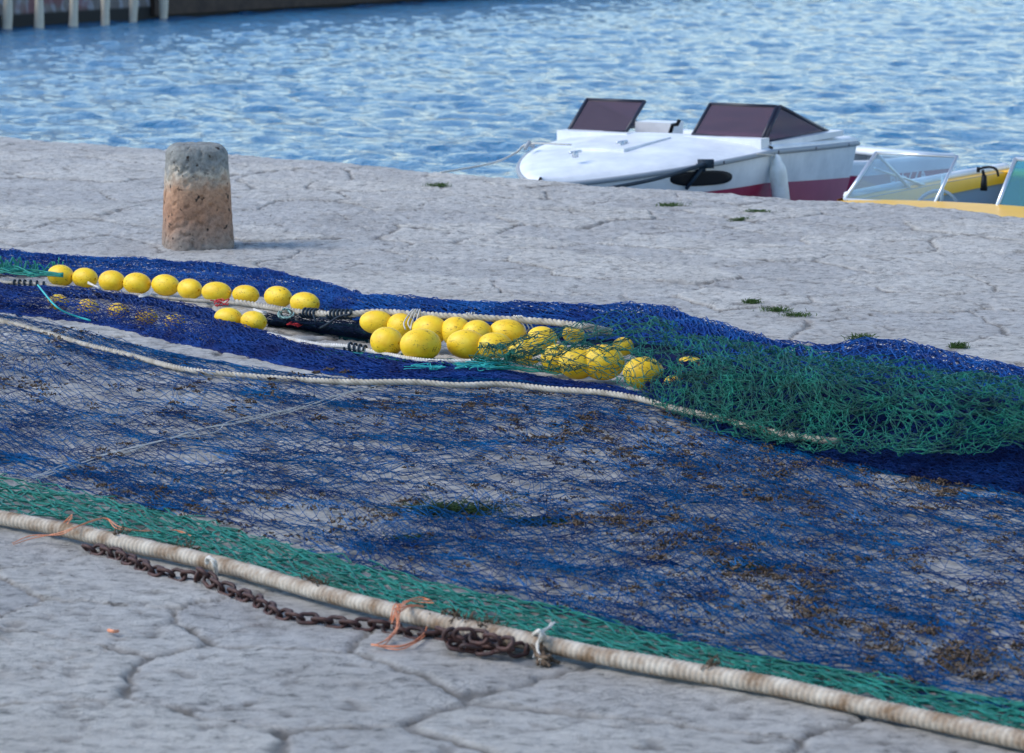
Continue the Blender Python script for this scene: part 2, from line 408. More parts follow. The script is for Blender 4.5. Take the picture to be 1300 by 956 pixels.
# ------------------------------------------------------------------ bollard
def bollard():
    pb = P(251, 316, 0); x0, y0 = pb[0]-.016, pb[1]+.17
    h = .605; nz = 90; na = 144
    a = np.linspace(0, 2*PI, na, endpoint=False); z = np.linspace(-.03, h, nz)
    Zg, Ag = np.meshgrid(z, a, indexing='ij')
    w = np.interp(Zg, [0, h], [.212, .178])
    top = np.clip((Zg-(h-.075))/.075, 0, 1); w = w*(1-.22*top**3)
    e = 3.2; r = w/((np.abs(np.cos(Ag))**e+np.abs(np.sin(Ag))**e)**(1/e))
    r = r+.006*fbm(Ag*3+noise(Zg*9, Ag, 4), Zg*14, 300, 4)-.016*np.clip(fbm(np.cos(Ag)*7+20, Zg*26+np.sin(Ag)*7, 310, 3)-.25, 0, 1)*2.
    V = np.stack([r*np.cos(Ag), r*np.sin(Ag), Zg], -1).reshape(-1, 3)
    rot = .25; c, s = math.cos(rot), math.sin(rot)
    i = np.arange(nz-1)[:, None]*na; j = np.arange(na)[None, :]; k = (j+1) % na
    Fq = np.stack([i+j, i+k, i+na+k, i+na+j], -1).reshape(-1, 4)
    fs = [tuple(f) for f in Fq]
    n0 = len(V); rings = []; prev = (nz-1)*na; VV = [V]
    for q_, f in enumerate((.85, .6, .3, .02)):
        R = r[-1]*f; zz = h+.010*(1-f)+.006*noise(np.cos(a)*8*f, np.sin(a)*8*f, 5)
        VV.append(np.stack([R*np.cos(a), R*np.sin(a), zz], -1)); b0 = n0+q_*na
        fs += [(prev+t, prev+(t+1) % na, b0+(t+1) % na, b0+t) for t in range(na)]; prev = b0
    V = np.concatenate(VV); V = np.stack([V[:, 0]*c-V[:, 1]*s, V[:, 0]*s+V[:, 1]*c, V[:, 2]], 1)
    m, nt, b = newmat('pitted_bollard_stone')
    tc = N_(nt, 'ShaderNodeTexCoord'); sx = N_(nt, 'ShaderNodeSeparateXYZ'); nt.links.new(tc.outputs['Object'], sx.inputs[0])
    n1 = noise_node(nt, 9, 5, .65); ad = N_(nt, 'ShaderNodeMath', operation='MULTIPLY_ADD')
    nt.links.new(n1.outputs['Fac'], ad.inputs[0]); ad.inputs[1].default_value = .26; nt.links.new(sx.outputs['Z'], ad.inputs[2])
    zr = ramp(nt, ad.outputs[0], [(.12, (.30, .25, .21)), (.34, (.37, .20, .12)), (.47, (.46, .27, .165)), (.545, (.50, .42, .33)), (.58, (.46, .42, .35)), (.605, (.27, .275, .26)), (.70, (.25, .26, .245))])
    n2 = noise_node(nt, 28, 6, .75); v = ramp(nt, n2.outputs['Fac'], [(.35, (.55, .52, .5)), (.55, (1, 1, 1)), (.75, (1.25, 1.25, 1.25))])
    c_ = mixc(nt, 1.0, zr.outputs['Color'], v.outputs['Color'], 'MULTIPLY')
    n3 = noise_node(nt, 24, 2, .5); hl = ramp(nt, n3.outputs['Fac'], [(.29, (1, 1, 1)), (.35, (0, 0, 0))])
    c_ = mixc(nt, hl.outputs['Color'], c_, (.03, .018, .012))
    nt.links.new(c_, b.inputs['Base Color']); b.inputs['Roughness'].default_value = .85
    n4 = noise_node(nt, 40, 7, .75); bump(nt, b, n4.outputs['Fac'], .8, .015)
    o = link_mesh('stone_bollard', V, fs, m, loc=(x0, y0, gz(x0, y0)))
    tag(o, 'squat tapered stone bollard, rusty tan with a grey lichen top, standing near the quay edge', 'bollard')
bollard()

# ------------------------------------------------------------------ nets
def thread_mesh(A_, B_, r, sides=3):
    """one small tube per pair of end points"""
    A_ = np.asarray(A_); B_ = np.asarray(B_); d = B_-A_; L = np.linalg.norm(d, axis=1); ok = L > 1e-4
    A_, B_, d, L = A_[ok], B_[ok], d[ok], L[ok]; d = d/L[:, None]
    r = np.broadcast_to(r, (len(A_),)) if np.ndim(r) == 0 else r[ok]
    ref = np.where(np.abs(d[:, 2:3]) < .9, np.array([[0, 0, 1.]]), np.array([[1., 0, 0]]))
    n = np.cross(d, ref); n /= np.linalg.norm(n, axis=1)[:, None]; b = np.cross(d, n)
    a = np.arange(sides)*2*PI/sides+PI/2
    off = (np.cos(a)[None, :, None]*n[:, None, :]+np.sin(a)[None, :, None]*b[:, None, :])*r[:, None, None]
    V = np.concatenate([A_[:, None]+off, B_[:, None]+off], 1).reshape(-1, 3)
    base = (np.arange(len(A_))*2*sides)[:, None, None]
    j = np.arange(sides); k = (j+1) % sides
    f = np.stack([j, k, k+sides, j+sides], -1)[None]
    return V, (base+f).reshape(-1, 4)

class Loft:
    """surface through rails; each rail is a list of (px, py, z) on the place"""
    def __init__(s, rails, n=400):
        R = []
        for r in rails:
            p = np.array([P(a, b_, c) for a, b_, c in r]); R.append(catmull(p, n))
        s.R = np.stack(R); s.n = n
        s.lu = plen(s.R[len(s.R)//2]); s.lv = plen(s.R[:, n//2])
    def __call__(s, U, Vv):
        U = np.clip(U, 0, 1)*(s.n-1); Vv = np.clip(Vv, 0, 1)*(len(s.R)-1)
        iu = np.minimum(U.astype(int), s.n-2); fu = (U-iu)[..., None]
        iv = np.minimum(Vv.astype(int), len(s.R)-2); fv = (Vv-iv)[..., None]
        def rl(k):
            k = np.clip(k, 0, len(s.R)-1); return s.R[k, iu]*(1-fu)+s.R[k, iu+1]*fu
        a, b_, c, d = rl(iv-1), rl(iv), rl(iv+1), rl(iv+2)
        return .5*((2*b_)+(-a+c)*fv+(2*a-5*b_+4*c-d)*fv**2+(-a+3*b_-3*c+d)*fv**3)

def net_threads(S, cu, cv, seed, layers=1, lift=(0, .01), fold=.02, fs=(8, 6), warp=(.02, .03), jit=.004, r=.0012, mid=False, ground=True, keep=None, wf=(5, 7), foldz=True):
    """diamond netting laid on surface S: cu, cv = half mesh in metres along / across"""
    VA, FA, n0 = [], [], 0
    for l in range(layers):
        nu = int(S.lu/cu)+1; nvv = int(S.lv/cv)+1
        i, j = np.meshgrid(np.arange(nu), np.arange(nvv), indexing='ij')
        U = i/(nu-1); V = j/(nvv-1); sd = seed+l*31
        Lu, Lv = S.lu, S.lv
        ox = (l*7.3)
        U2 = U+warp[0]*noise(U*Lu*wf[0]*.2+ox, V*Lv*wf[1]*.3, sd)+warp[0]*.35*noise(U*Lu*wf[0]*.8+ox, V*Lv*wf[1], sd+1)
        V2 = V+warp[1]*noise(U*Lu*wf[0]*.25+ox, V*Lv*wf[1]*.35, sd+2)+warp[1]*.4*noise(U*Lu*wf[0], V*Lv*wf[1]*1.2, sd+3)
        p = S(U2, V2)
        f1 = fold*fbm(U*Lu*fs[0]*.4+ox, V*Lv*fs[1], sd+4, 3)
        f2 = fold*fbm(U*Lu*fs[0]*.5+9, V*Lv*fs[1]*1.1+ox, sd+5, 3)
        p = p.copy(); p[..., 2] += (np.abs(f1) if foldz else f1)+rng.uniform(*lift)+lift[0]
        p[..., 0] += f2*.6; p[..., 1] -= f2*.8
        p += rng.normal(0, jit, p.shape)*np.array([1, 1, .5])
        if ground:
            g_ = gz(p[..., 0], p[..., 1])+r+.001
            p[..., 2] = np.maximum(p[..., 2]+g_*0, g_)
        par = (i+j) % 2 == 0
        def idx(sel): return p[sel]
        ee = []
        for dj in (1, -1):
            a = par[:-1, :].copy()
            if dj == 1: a[:, -1] = False
            else: a[:, 0] = False
            I, Jj = np.nonzero(a); ee.append((I, Jj, I+1, Jj+dj))
        for dj in (1, -1):     # edges leaving towards -u
            a = par[1:, :].copy()
            if dj == 1: a[:, -1] = False
            else: a[:, 0] = False
            I, Jj = np.nonzero(a); ee.append((I+1, Jj, I, Jj+dj))
        I0 = np.concatenate([e[0] for e in ee]); J0 = np.concatenate([e[1] for e in ee]); I1 = np.concatenate([e[2] for e in ee]); J1 = np.concatenate([e[3] for e in ee])
        if keep is not None:
            kk = keep(U[I0, J0], V[I0, J0], l, p[I0, J0])
            I0, J0, I1, J1 = I0[kk], J0[kk], I1[kk], J1[kk]
        a, b_ = p[I0, J0], p[I1, J1]
        if mid:
            c = (a+b_)/2+rng.normal(0, mid, a.shape)
            if ground: c[:, 2] = np.maximum(c[:, 2], gz(c[:, 0], c[:, 1])+r)
            a, b_ = np.concatenate([a, c]), np.concatenate([c, b_])
        V_, F_ = thread_mesh(a, b_, r)
        VA.append(V_); FA.append(F_+n0); n0 += len(V_)
    return np.concatenate(VA), np.concatenate(FA)
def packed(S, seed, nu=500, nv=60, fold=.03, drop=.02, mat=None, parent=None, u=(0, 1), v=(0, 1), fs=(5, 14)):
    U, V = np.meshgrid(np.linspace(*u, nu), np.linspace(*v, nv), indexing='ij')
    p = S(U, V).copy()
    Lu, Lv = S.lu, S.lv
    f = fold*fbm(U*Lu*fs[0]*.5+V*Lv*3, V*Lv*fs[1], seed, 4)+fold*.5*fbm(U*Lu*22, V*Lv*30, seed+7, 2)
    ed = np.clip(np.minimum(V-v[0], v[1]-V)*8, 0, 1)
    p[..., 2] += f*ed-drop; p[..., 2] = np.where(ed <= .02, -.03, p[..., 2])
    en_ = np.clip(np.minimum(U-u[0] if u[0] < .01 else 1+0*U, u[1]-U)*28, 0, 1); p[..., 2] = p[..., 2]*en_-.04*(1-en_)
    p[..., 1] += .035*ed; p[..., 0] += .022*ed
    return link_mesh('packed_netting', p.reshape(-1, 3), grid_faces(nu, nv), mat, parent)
def netthing(name, label, S, cat='fishing net', group=None):
    p = S(np.array([.5]), np.array([.5]))[0]
    return thing(name, label, cat, (0, 0, 0), 0, group)

# --- the wide flat blue net
S = Loft([[(-260, 345, 0), (-80, 385, 0), (60, 415, 0), (250, 458, 0), (450, 482, 0), (640, 486, 0), (850, 512, 0), (1000, 548, 0), (1130, 592, 0), (1300, 622, 0), (1560, 650, 0)],
          [(-260, 430, 0), (-60, 470, 0), (200, 515, 0), (450, 545, 0), (700, 570, 0), (900, 605, 0), (1100, 650, 0), (1300, 690, 0), (1580, 745, 0)],
          [(-260, 500, 0), (-60, 540, 0), (200, 590, 0), (450, 630, 0), (700, 675, 0), (900, 710, 0), (1100, 755, 0), (1300, 795, 0), (1600, 860, 0)],
          [(-260, 560, 0), (-60, 598, 0), (0, 608, 0), (200, 652, 0), (400, 705, 0), (700, 777, 0), (1000, 850, 0), (1145, 880, 0), (1340, 922, 0), (1660, 990, 0)]])
FLAT = S
fn = netthing('fishing_net', 'wide flat blue fishing net spread over the paving and littered with dried seaweed', S)
def kf(U, V, l, p):
    a = fbm(p[:, 0]*1.3+l*5, p[:, 1]*1.1, 500+l*3, 3)
    return a > (-.9, -.20, -.05, .04)[l]
Vt, Ft = net_threads(S, .032, .038, 41, 4, (.001, .006), .036, (4, 5), (.020, .060), .005, .0012, keep=kf, wf=(7, 9))
link_mesh('netting', Vt, Ft, M['bluef'], fn)

# --- blue heap behind the floats
crest = [(-160, 312, .05), (0, 331, .045), (50, 339, .03), (100, 344, .02), (200, 346, .035), (300, 353, .05), (400, 371, .065), (450, 378, .10), (600, 386, .12), (740, 390, .13), (830, 393, .15), (900, 413, .16), (980, 436, .15), (1050, 441, .15), (1110, 433, .19), (1180, 448, .18), (1240, 462, .17), (1300, 472, .17), (1480, 505, .17)]
def off(rail, n_, z):     # rail moved away from the camera on the ground
    out = []
    for a, b_, c in rail:
        p = P(a, b_, c); out.append((p[0]+.62*n_, p[1]+.78*n_, z))
    return out
class LoftW(Loft):
    def __init__(s, rails, n=400):
        s.R = np.stack([catmull(np.array(r, float), n) for r in rails]); s.n = n
        s.lu = plen(s.R[len(s.R)//2]); s.lv = plen(s.R[:, n//2])
def px(rail): return [tuple(P(a, b_, c)) for a, b_, c in rail]
front = [(-160, 334, .0), (0, 350, .0), (50, 352, 0), (100, 353, .0), (200, 361, .0), (300, 372, .0), (400, 391, .0), (450, 406, .01), (600, 421, .01), (740, 430, .02), (830, 440, .06), (900, 458, .10), (980, 480, .12), (1050, 487, .14), (1110, 490, .16), (1180, 497, .17), (1240, 505, .17), (1300, 512, .17), (1480, 545, .17)]
S = LoftW([off(crest, .32, 0), off(crest, .13, .07), px(crest), px([(a, (b_+d)/2, (c+e)/2+.01) for (a, b_, c), (_, d, e) in zip(crest, front)]), px(front)])
BACK = S
bn = netthing('fishing_net', 'long royal blue net heaped along the back of the pile behind the yellow floats', S)
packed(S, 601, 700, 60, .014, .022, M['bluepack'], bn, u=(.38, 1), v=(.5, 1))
Vt, Ft = net_threads(S, .028, .021, 61, 3, (.0, .010), .040, (9, 9), (.008, .05), .007, .0014, wf=(9, 9), mid=.003)
link_mesh('netting', Vt, Ft, M['blue'], bn)

# --- blue roll in front of the floats, tapering to the right
t1 = [(-160, 340, .05), (0, 361, .06), (60, 363, .06), (130, 369, .06), (200, 379, .06), (260, 392, .06), (300, 411, .05), (345, 424, .04), (380, 437, .03), (450, 447, .025), (560, 463, .02), (640, 471, .02), (700, 481, .03), (790, 494, .03), (870, 512, .03), (960, 540, .03)]
b1 = [(-160, 378, 0), (0, 398, 0), (60, 405, 0), (130, 416, 0), (200, 431, 0), (260, 444, 0), (300, 451, 0), (345, 462, 0), (380, 469, 0), (450, 480, 0), (560, 485, 0), (640, 488, 0), (700, 494, 0), (790, 507, 0), (870, 522, 0), (960, 556, 0)]
zt = [.13, .14, .14, .14, .14, .13, .11, .09, .07, .06, .05, .045, .05, .05, .05, .05]
m1 = [(a, b_+(d-b_)*.33, z) for (a, b_, c), (_, d, e), z in zip(t1, b1, [q*.62 for q in zt])]
m2 = [(a, b_+(d-b_)*.72, z*.22) for (a, b_, c), (_, d, e), z in zip(t1, b1, zt)]
S = LoftW([off(t1, .06, .0), px(t1), px(m1), px(m2), px(b1)])
ROLL = S
rn = netthing('fishing_net', 'tightly bunched dark blue net roll at left with yellow floats showing through it', S)
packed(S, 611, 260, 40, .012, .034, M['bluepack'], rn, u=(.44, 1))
def kr(U, V, l, p):
    w_ = np.exp(-((U-.30)/.11)**4)*np.exp(-((V-.50)/.26)**4)
    return (rng.random(len(U)) > 1.0*w_*(l > 1)) & ~((w_ > .3) & (l == 1) & (noise(U*60, V*14, 9) > .0))
Vt, Ft = net_threads(S, .026, .017, 71, 4, (-.008, .012), .034, (8, 9), (.008, .05), .006, .0014, wf=(9, 9), keep=kr, mid=.002)
link_mesh('netting', Vt, Ft, M['bluedark'], rn)

# --- blue mass under the green net at right
f0 = [(820, 508, 0), (900, 545, 0), (960, 566, 0), (1060, 588, 0), (1130, 603, 0), (1200, 617, 0), (1300, 632, 0), (1500, 660, 0)]
f1 = [(820, 500, .02), (900, 528, .035), (960, 545, .045), (1060, 566, .05), (1130, 578, .055), (1200, 588, .06), (1300, 600, .065), (1500, 625, .07)]
f2 = [(820, 482, .04), (900, 500, .08), (960, 514, .10), (1060, 530, .12), (1130, 540, .13), (1200, 548, .14), (1300, 555, .14), (1500, 582, .14)]
f3 = [(820, 455, .05), (900, 470, .10), (960, 485, .14), (1060, 497, .17), (1130, 503, .19), (1200, 510, .19), (1300, 520, .19), (1500, 550, .19)]
S = LoftW([px(f3), px(f2), px(f1), px(f0)])
un = netthing('fishing_net', 'thick dark blue net roll under the green net, at the right edge', S)
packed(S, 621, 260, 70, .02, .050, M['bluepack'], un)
Vt, Ft = net_threads(S, .023, .015, 81, 5, (.0, .012), .045, (7, 8), (.008, .05), .007, .0015, wf=(8, 8))
link_mesh('netting', Vt, Ft, M['bluedark'], un)

# --- green net heap
g0 = [(600, 452, .05), (660, 438, .10), (720, 425, .15), (790, 412, .17), (860, 424, .18), (960, 452, .19), (1060, 462, .22), (1130, 468, .22), (1200, 480, .22), (1300, 490, .22), (1500, 520, .22)]
g1 = [(600, 458, .05), (660, 448, .15), (720, 440, .19), (790, 432, .20), (860, 448, .20), (960, 478, .20), (1060, 492, .24), (1130, 498, .24), (1200, 508, .24), (1300, 515, .24), (1500, 545, .24)]
g2 = [(600, 464, .02), (660, 462, .09), (720, 463, .14), (790, 466, .14), (860, 486, .13), (960, 518, .125), (1060, 528, .155), (1130, 536, .165), (1200, 545, .18), (1300, 548, .19), (1500, 580, .19)]
g3 = [(600, 468, .01), (660, 470, .02), (720, 482, .03), (790, 497, .05), (860, 534, .015), (960, 562, .02), (1060, 576, .05), (1130, 580, .075), (1200, 582, .10), (1300, 574, .145), (1500, 600, .15)]
S = LoftW([px(g0), px(g1), px(g2), px(g3)])
GREEN = S
gn = netthing('fishing_net', 'tangled green net heap draped over the last yellow floats and the blue nets at right', S)
def kg(U, V, l, p):
    # thin single cover over the floats (left part), many layers to the right
    return (U > (.0, .32, .40, .45, .5, .6)[l]+.03*noise(V*5, V*0, 5)) & (rng.random(len(U)) < np.clip((1-V)*6+.25, 0, 1)) & ((U < .3) | (fbm(p[:, 0]*2, p[:, 1]*2, 77+l, 2) > -.25))
Vt, Ft = net_threads(S, .031, .029, 91, 3, (.0, .012), .080, (7, 7), (.018, .12), .009, .00135, mid=.005, keep=kg, wf=(8, 8))
link_mesh('netting', Vt, Ft, M['green'], gn)

# --- foreground green band, thick double twine
e0 = [(-200, 572, 0), (0, 609, 0), (130, 636, 0), (260, 665, 0), (380, 700, 0), (560, 745, 0), (760, 790, 0), (960, 832, 0), (1145, 868, 0), (1350, 912, 0), (1500, 945, 0)]
e1 = [(-200, 618, .02), (0, 652, .02), (120, 672, .02), (250, 703, .02), (380, 738, .02), (560, 785, .02), (760, 829, .02), (960, 872, .02), (1145, 908, .02), (1350, 948, .02), (1500, 978, .02)]
S = LoftW([px(e0), px([(a, (b_+d)/2, .01) for (a, b_, c), (_, d, e) in zip(e0, e1)]), px(e1)])
en = netthing('fishing_net', 'narrow green net band of thick twine along the pale rope in the foreground', S)
Vt, Ft = net_threads(S, .055, .032, 101, 2, (.002, .010), .030, (5, 8), (.010, .14), .008, .0022, mid=.003, wf=(9, 9), keep=lambda U, V, l, p: rng.random(len(U)) < np.clip(V*5+.2+.3*noise(U*40, V*0, 3), 0, 1))
link_mesh('netting', Vt, Ft, M['green2'], en)

# --- teal and green scraps standing up at far left
def scribble(c, size, n, r, mat, name, label, cat, turns=10, zs=.5, parent=None):
    g = Geo()
    for k in range(n):
        t = np.cumsum(rng.normal(0, 1, (turns, 3)), 0); t -= t.mean(0); t /= np.abs(t).max()+1e-6
        p = np.asarray(c)+t*np.array(size)*.5+np.array([0, 0, size[2]*.5])
        p[:, 2] = np.maximum(p[:, 2], gz(p[:, 0], p[:, 1])+r)
        g.tube(catmull(p, turns*5), r, 5)
    o = g.build(name, mat, parent)
    if parent is None: tag(o, label, cat)
    return o
g = Geo()
for k in range(90):
    u = rng.random(); p = P(-60+150*u, 335+14*u+rng.normal(0, 2), .06)
    q_ = p+np.array([rng.normal(0, .02), rng.normal(0, .02), .02+.05*rng.random()])
    g.tube(catmull([p, (p+q_)/2+rng.normal(0, .008, 3), q_], 6), .004, 5)
for k in range(8):
    p = [P(-80+160*u, 338+10*u+rng.normal(0, 2.5), .085+.02*rng.random()) for u in np.linspace(0, 1, 9)]
    g.tube(catmull(p, 50), .004, 5)
tag(g.build('net_edging', M['green2']), 'frayed green net edging with upright loops at far left, behind the floats', 'net edging')

# ------------------------------------------------------------------ ropes
def rope3(name, path, R, pitch, mat, label=None, cat='rope', parent=None):
    L = plen(path); n = int(L/(pitch/7)); p = catmull(path, n); T, N, B = frames(p)
    s = np.linspace(0, L, n); g = []
    V_, F_, n0 = [], [], 0
    for k in range(3):
        a = 2*PI*s/pitch+k*2*PI/3
        q_ = p+(np.cos(a)[:, None]*N+np.sin(a)[:, None]*B)*R*.52
        v, f = sweep(q_, R*.50*(1+.08*noise(s*40, s*0, k)), 7); V_.append(v); F_.append(f+n0); n0 += len(v)
    o = link_mesh(name, np.concatenate(V_), np.concatenate(F_), mat, parent)
    if parent is None: tag(o, label, cat)
    return o
def groundpath(pts, R, lift=0):
    """pts: (px, py[, z]) centre line lying on the place"""
    out = []
    for t in pts:
        z = t[2] if len(t) > 2 else 0
        p = P(t[0], t[1], z+R); p[2] = max(p[2], gz(p[0], p[1])+R); out.append(p)
    return np.array(out)

# cotton line across the net
wl = groundpath([(-120, 382), (0, 408, .005), (60, 424, .005), (110, 438, .005), (165, 451, .005), (230, 468, .01), (300, 476, .01), (380, 482, .01), (450, 485, .02), (525, 485, .03), (580, 489, .025), (640, 488, .03), (700, 494, .03), (760, 498, .04), (810, 506, .04), (850, 517, .03), (900, 528, .035), (950, 541, .045), (1000, 552, .055), (1060, 560, .06), (1120, 560, .0)], .013)
rope3('twisted_rope', wl, .0135, .062, M['rope'], 'off-white twisted rope running across the blue nets in front of the floats')
# headrope above the floats
hr = np.array([P(a, b_, c) for a, b_, c in [(300, 384, .08), (330, 388, .08), (370, 395, .09), (400, 398, .10), (440, 399, .12), (480, 396, .14), (530, 399, .15), (580, 402, .16), (640, 405, .16), (700, 409, .16), (745, 415, .16), (775, 421, .12)]])
rope3('twisted_rope', hr, .0165, .078, M['rope'], 'thick off-white twisted headrope above the middle floats, lashed with navy cord')
hr2 = np.array([P(a, b_, c) for a, b_, c in [(-120, 345, .07), (0, 358, .05), (40, 360, .06), (90, 366, .05), (140, 371, .05), (190, 376, .05), (240, 381, .05), (290, 384, .06), (330, 390, .07), (380, 396, .08)]])
rope3('twisted_rope', hr2, .010, .04, M['rope'], 'thin grey twisted rope under the left row of floats')
fr_ = groundpath([(340, 424, .02), (400, 437, .02), (440, 440, .03), (480, 448, .02), (540, 458, .02), (600, 459, .02), (660, 456, .03), (700, 452, .06)], .012)
rope3('twisted_rope', fr_, .012, .045, M['cord'], 'pale twisted rope under the front floats, with short navy lashing')

def lashing(center_path, s0, s1, turns, R, r, mat, name, label, cat='lashing', tail=None, loose=0.0):
    n = turns*14; p = catmull(center_path, 400); i = np.linspace(s0, s1, n)*(399)
    c = np.stack([np.interp(i, np.arange(400), p[:, k]) for k in range(3)], 1); T, N, B = frames(c)
    a = np.linspace(0, turns*2*PI, n); rr = R+r*.8+loose*np.abs(np.sin(a*.5+rng.random()*6))
    rr = np.broadcast_to(rr, a.shape)
    q_ = c+(np.cos(a)*rr)[:, None]*N+(np.sin(a)*rr)[:, None]*B
    g = Geo(); g.tube(q_, r, 6)
    if tail is not None: g.tube(catmull(np.vstack([q_[-1:], tail]), 24), r, 6)
    return tag(g.build(name, mat), label, cat)
def frac(path, pxx):
    p = catmull(path, 400); sc = np.array([scale_at(q_) for q_ in p]); xx = 650+p[:, 0]*sc
    return float(np.argmin(np.abs(xx-pxx)))/399
lashing(hr, frac(hr, 385), frac(hr, 402), 4, .0165, .006, M['navy'], 'cord_lashing', 'short navy cord lashing on the headrope, beside the tenth float', tail=np.array([P(401, 410, .06), P(402, 417, .02)]))
lashing(hr, frac(hr, 419), frac(hr, 448), 6, .0165, .006, M['navy'], 'cord_lashing', 'long navy cord lashing on the headrope, with a loose tail down left', tail=np.array([P(430, 402, .11), P(415, 412, .07), P(402, 418, .02)]))
lashing(fr_, frac(fr_, 440), frac(fr_, 464), 4, .012, .0055, M['navy'], 'cord_lashing', 'navy cord coils on the pale rope left of the front floats', loose=.006)
lashing(hr2, frac(hr2, 14), frac(hr2, 58), 6, .010, .0055, M['navy'], 'cord_lashing', 'black cord lashing on the thin rope at far left', loose=.004)
# white ties from headrope to floats
for (a, b_, c, d, lab) in [(528, 398, 520, 420, 'looped white cord tied round the headrope above the second middle float'), (597, 402, 594, 416, 'white cord tie on the headrope between the middle floats'),
                           (657, 406, 668, 424, 'white cord tie on the headrope, left of the green net'), (740, 416, 752, 424, 'frayed white whipping at the right end of the headrope')]:
    g = Geo()
    for k in range(4):
        p0 = P(a-4+3*k, b_-5, .17+.01*(k % 2)); z1 = .13
        p1 = P(c-7+5*k, (b_+d)/2, z1); p2 = P(c-4+3*k+rng.normal(0, 2), d+rng.normal(0, 2), .10)
        bk = p0+np.array([0, .03, -.025])
        g.tube(catmull([bk, p0, p1, p2], 20), .0035, 5)
    tag(g.build('cord_tie', M['cord']), lab, 'cord tie')
g = Geo()      # grey loose knot by navy
for k in range(3):
    p = [P(365+8*math.cos(t+k)-k*2, 397+6*math.sin(t+k)+k, .09+.02*math.sin(2*t)) for t in np.linspace(0, 5.5, 12)]
    g.tube(catmull(p, 50), .004, 5)
tag(g.build('cord_loop', simple('pale_green_cord', (.20, .33, .30), .8)), 'loose pale green cord loops hanging by the tenth float', 'cord')
for (a, b_, c, d, lab) in [(322, 394, 338, 396, 'white cord tie on the grey rope above the pair of floats'), (112, 360, 128, 365, 'white cord tie right of the second float of the back row'), (176, 378, 194, 367, 'white cord tie right of the fourth float of the back row')]:
    g = Geo()
    for k in range(3):
        g.tube(catmull([P(a, b_-2+k, .07), P((a+c)/2+2*k, (b_+d)/2+k, .08), P(c, d+k, .07)], 14), .004, 5)
    tag(g.build('cord_tie', M['cord']), lab, 'cord tie')
# added net bunch below the headrope, shadow put into its dark colour
d0 = [(340, 399, .02), (380, 404, .03), (420, 408, .04), (470, 412, .04), (520, 420, .03)]
d1 = [(330, 406, .03), (380, 410, .05), (420, 415, .05), (470, 422, .05), (520, 430, .03)]
d2 = [(330, 411, 0), (380, 418, 0), (420, 426, 0), (470, 432, 0), (520, 440, 0)]
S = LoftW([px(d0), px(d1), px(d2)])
dn = netthing('fishing_net', 'small net bunch coloured dark as the shadow below the lashed part of the headrope', S)
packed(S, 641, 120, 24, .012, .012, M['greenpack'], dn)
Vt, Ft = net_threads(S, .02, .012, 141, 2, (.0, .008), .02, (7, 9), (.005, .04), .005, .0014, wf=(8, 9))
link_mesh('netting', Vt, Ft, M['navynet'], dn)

# teal twine over the blue roll
g = Geo(); g.tube(catmull([P(48, 362, .12), P(56, 372, .14), P(66, 384, .14), (P(78, 394, .11)), P(95, 401, .07), P(115, 407, .05)], 60), .0045, 5)
tag(g.build('teal_twine', M['teal']), 'single teal twine trailing over the dark blue roll at left', 'twine')
for (x_, y_, z_, lab) in [(279, 389, .10, 'small red twine tangle above the pair of floats'), (376, 417, .02, 'red twine scrap on the stone gap below the headrope')]:
    scribble(P(x_, y_, z_), (.09, .06, .04), 3, .003, M['red'], 'twine_scrap', lab, 'twine')
scribble(P(620, 470, .03), (.30, .12, .05), 8, .0018, M['teal'], 'twine_tangle', 'pale teal twine tangle in front of the middle floats', 'twine')
scribble(P(545, 470, .03), (.22, .08, .03), 5, .0016, M['teal'], 'twine_tangle', 'thin teal twine strands on the blue net below the two biggest floats', 'twine')
g = Geo()     # green scrap band under the front floats
for k in range(16):
    pts = [P(395+d, 444+d*.09+rng.normal(0, 2.2), .02+.01*rng.random()) for d in np.linspace(rng.uniform(0, 60), rng.uniform(120, 330), 12)]
    g.tube(catmull(pts, 60), .0026, 4)
tag(g.build('net_edging', M['green2']), 'thin green net edging lying under the front middle floats', 'net edging')

# thin frayed line over the flat net
g = Geo()
for k in range(4):
    pts = []
    for (a, b_) in [(30, 611), (90, 590), (150, 572), (210, 560), (260, 545), (300, 535), (350, 524), (400, 513), (440, 500), (475, 492)]:
        p = P(a, b_, .02); p += np.array([rng.normal(0, .02), rng.normal(0, .035), rng.normal(0, .004)]); p[2] = max(p[2], .008); pts.append(p)
    g.tube(catmull(pts, 120), .0019, 5)
tag(g.build('frayed_line', M['cord']), 'thin frayed beige line crossing the flat blue net from lower left', 'rope')

# big served rope in the foreground
sr = groundpath([(-220, 618), (-60, 645), (0, 657), (80, 672), (160, 690), (240, 707), (300, 722), (380, 745), (440, 761), (520, 781), (600, 799), (680, 815), (760, 832), (860, 850), (980, 872), (1100, 897), (1300, 940), (1500, 985)], .028)
L = plen(sr); pitch = .018; n = int(L/pitch*8); p = catmull(sr, n); s = np.linspace(0, L, n)
a = np.arange(14)*2*PI/14
lum = 1+.05*noise(s*3, s*0, 7)+.04*noise(s*11, s*0, 8)
rr = .0245*lum[:, None]*(1+.10*(np.abs(np.cos(PI*s[:, None]/pitch+a[None, :]/2))-.6)+.015*noise(s[:, None]*30, a[None, :]*2, 9))
V_, F_ = sweep(p, rr, 14)
srt = thing('served_rope', 'thick cream rope bound with tight wrapping, lying along the foreground net edge', 'rope')
link_mesh('rope_body', V_, F_, M['servedrope'], srt)
T, N, B = frames(p)
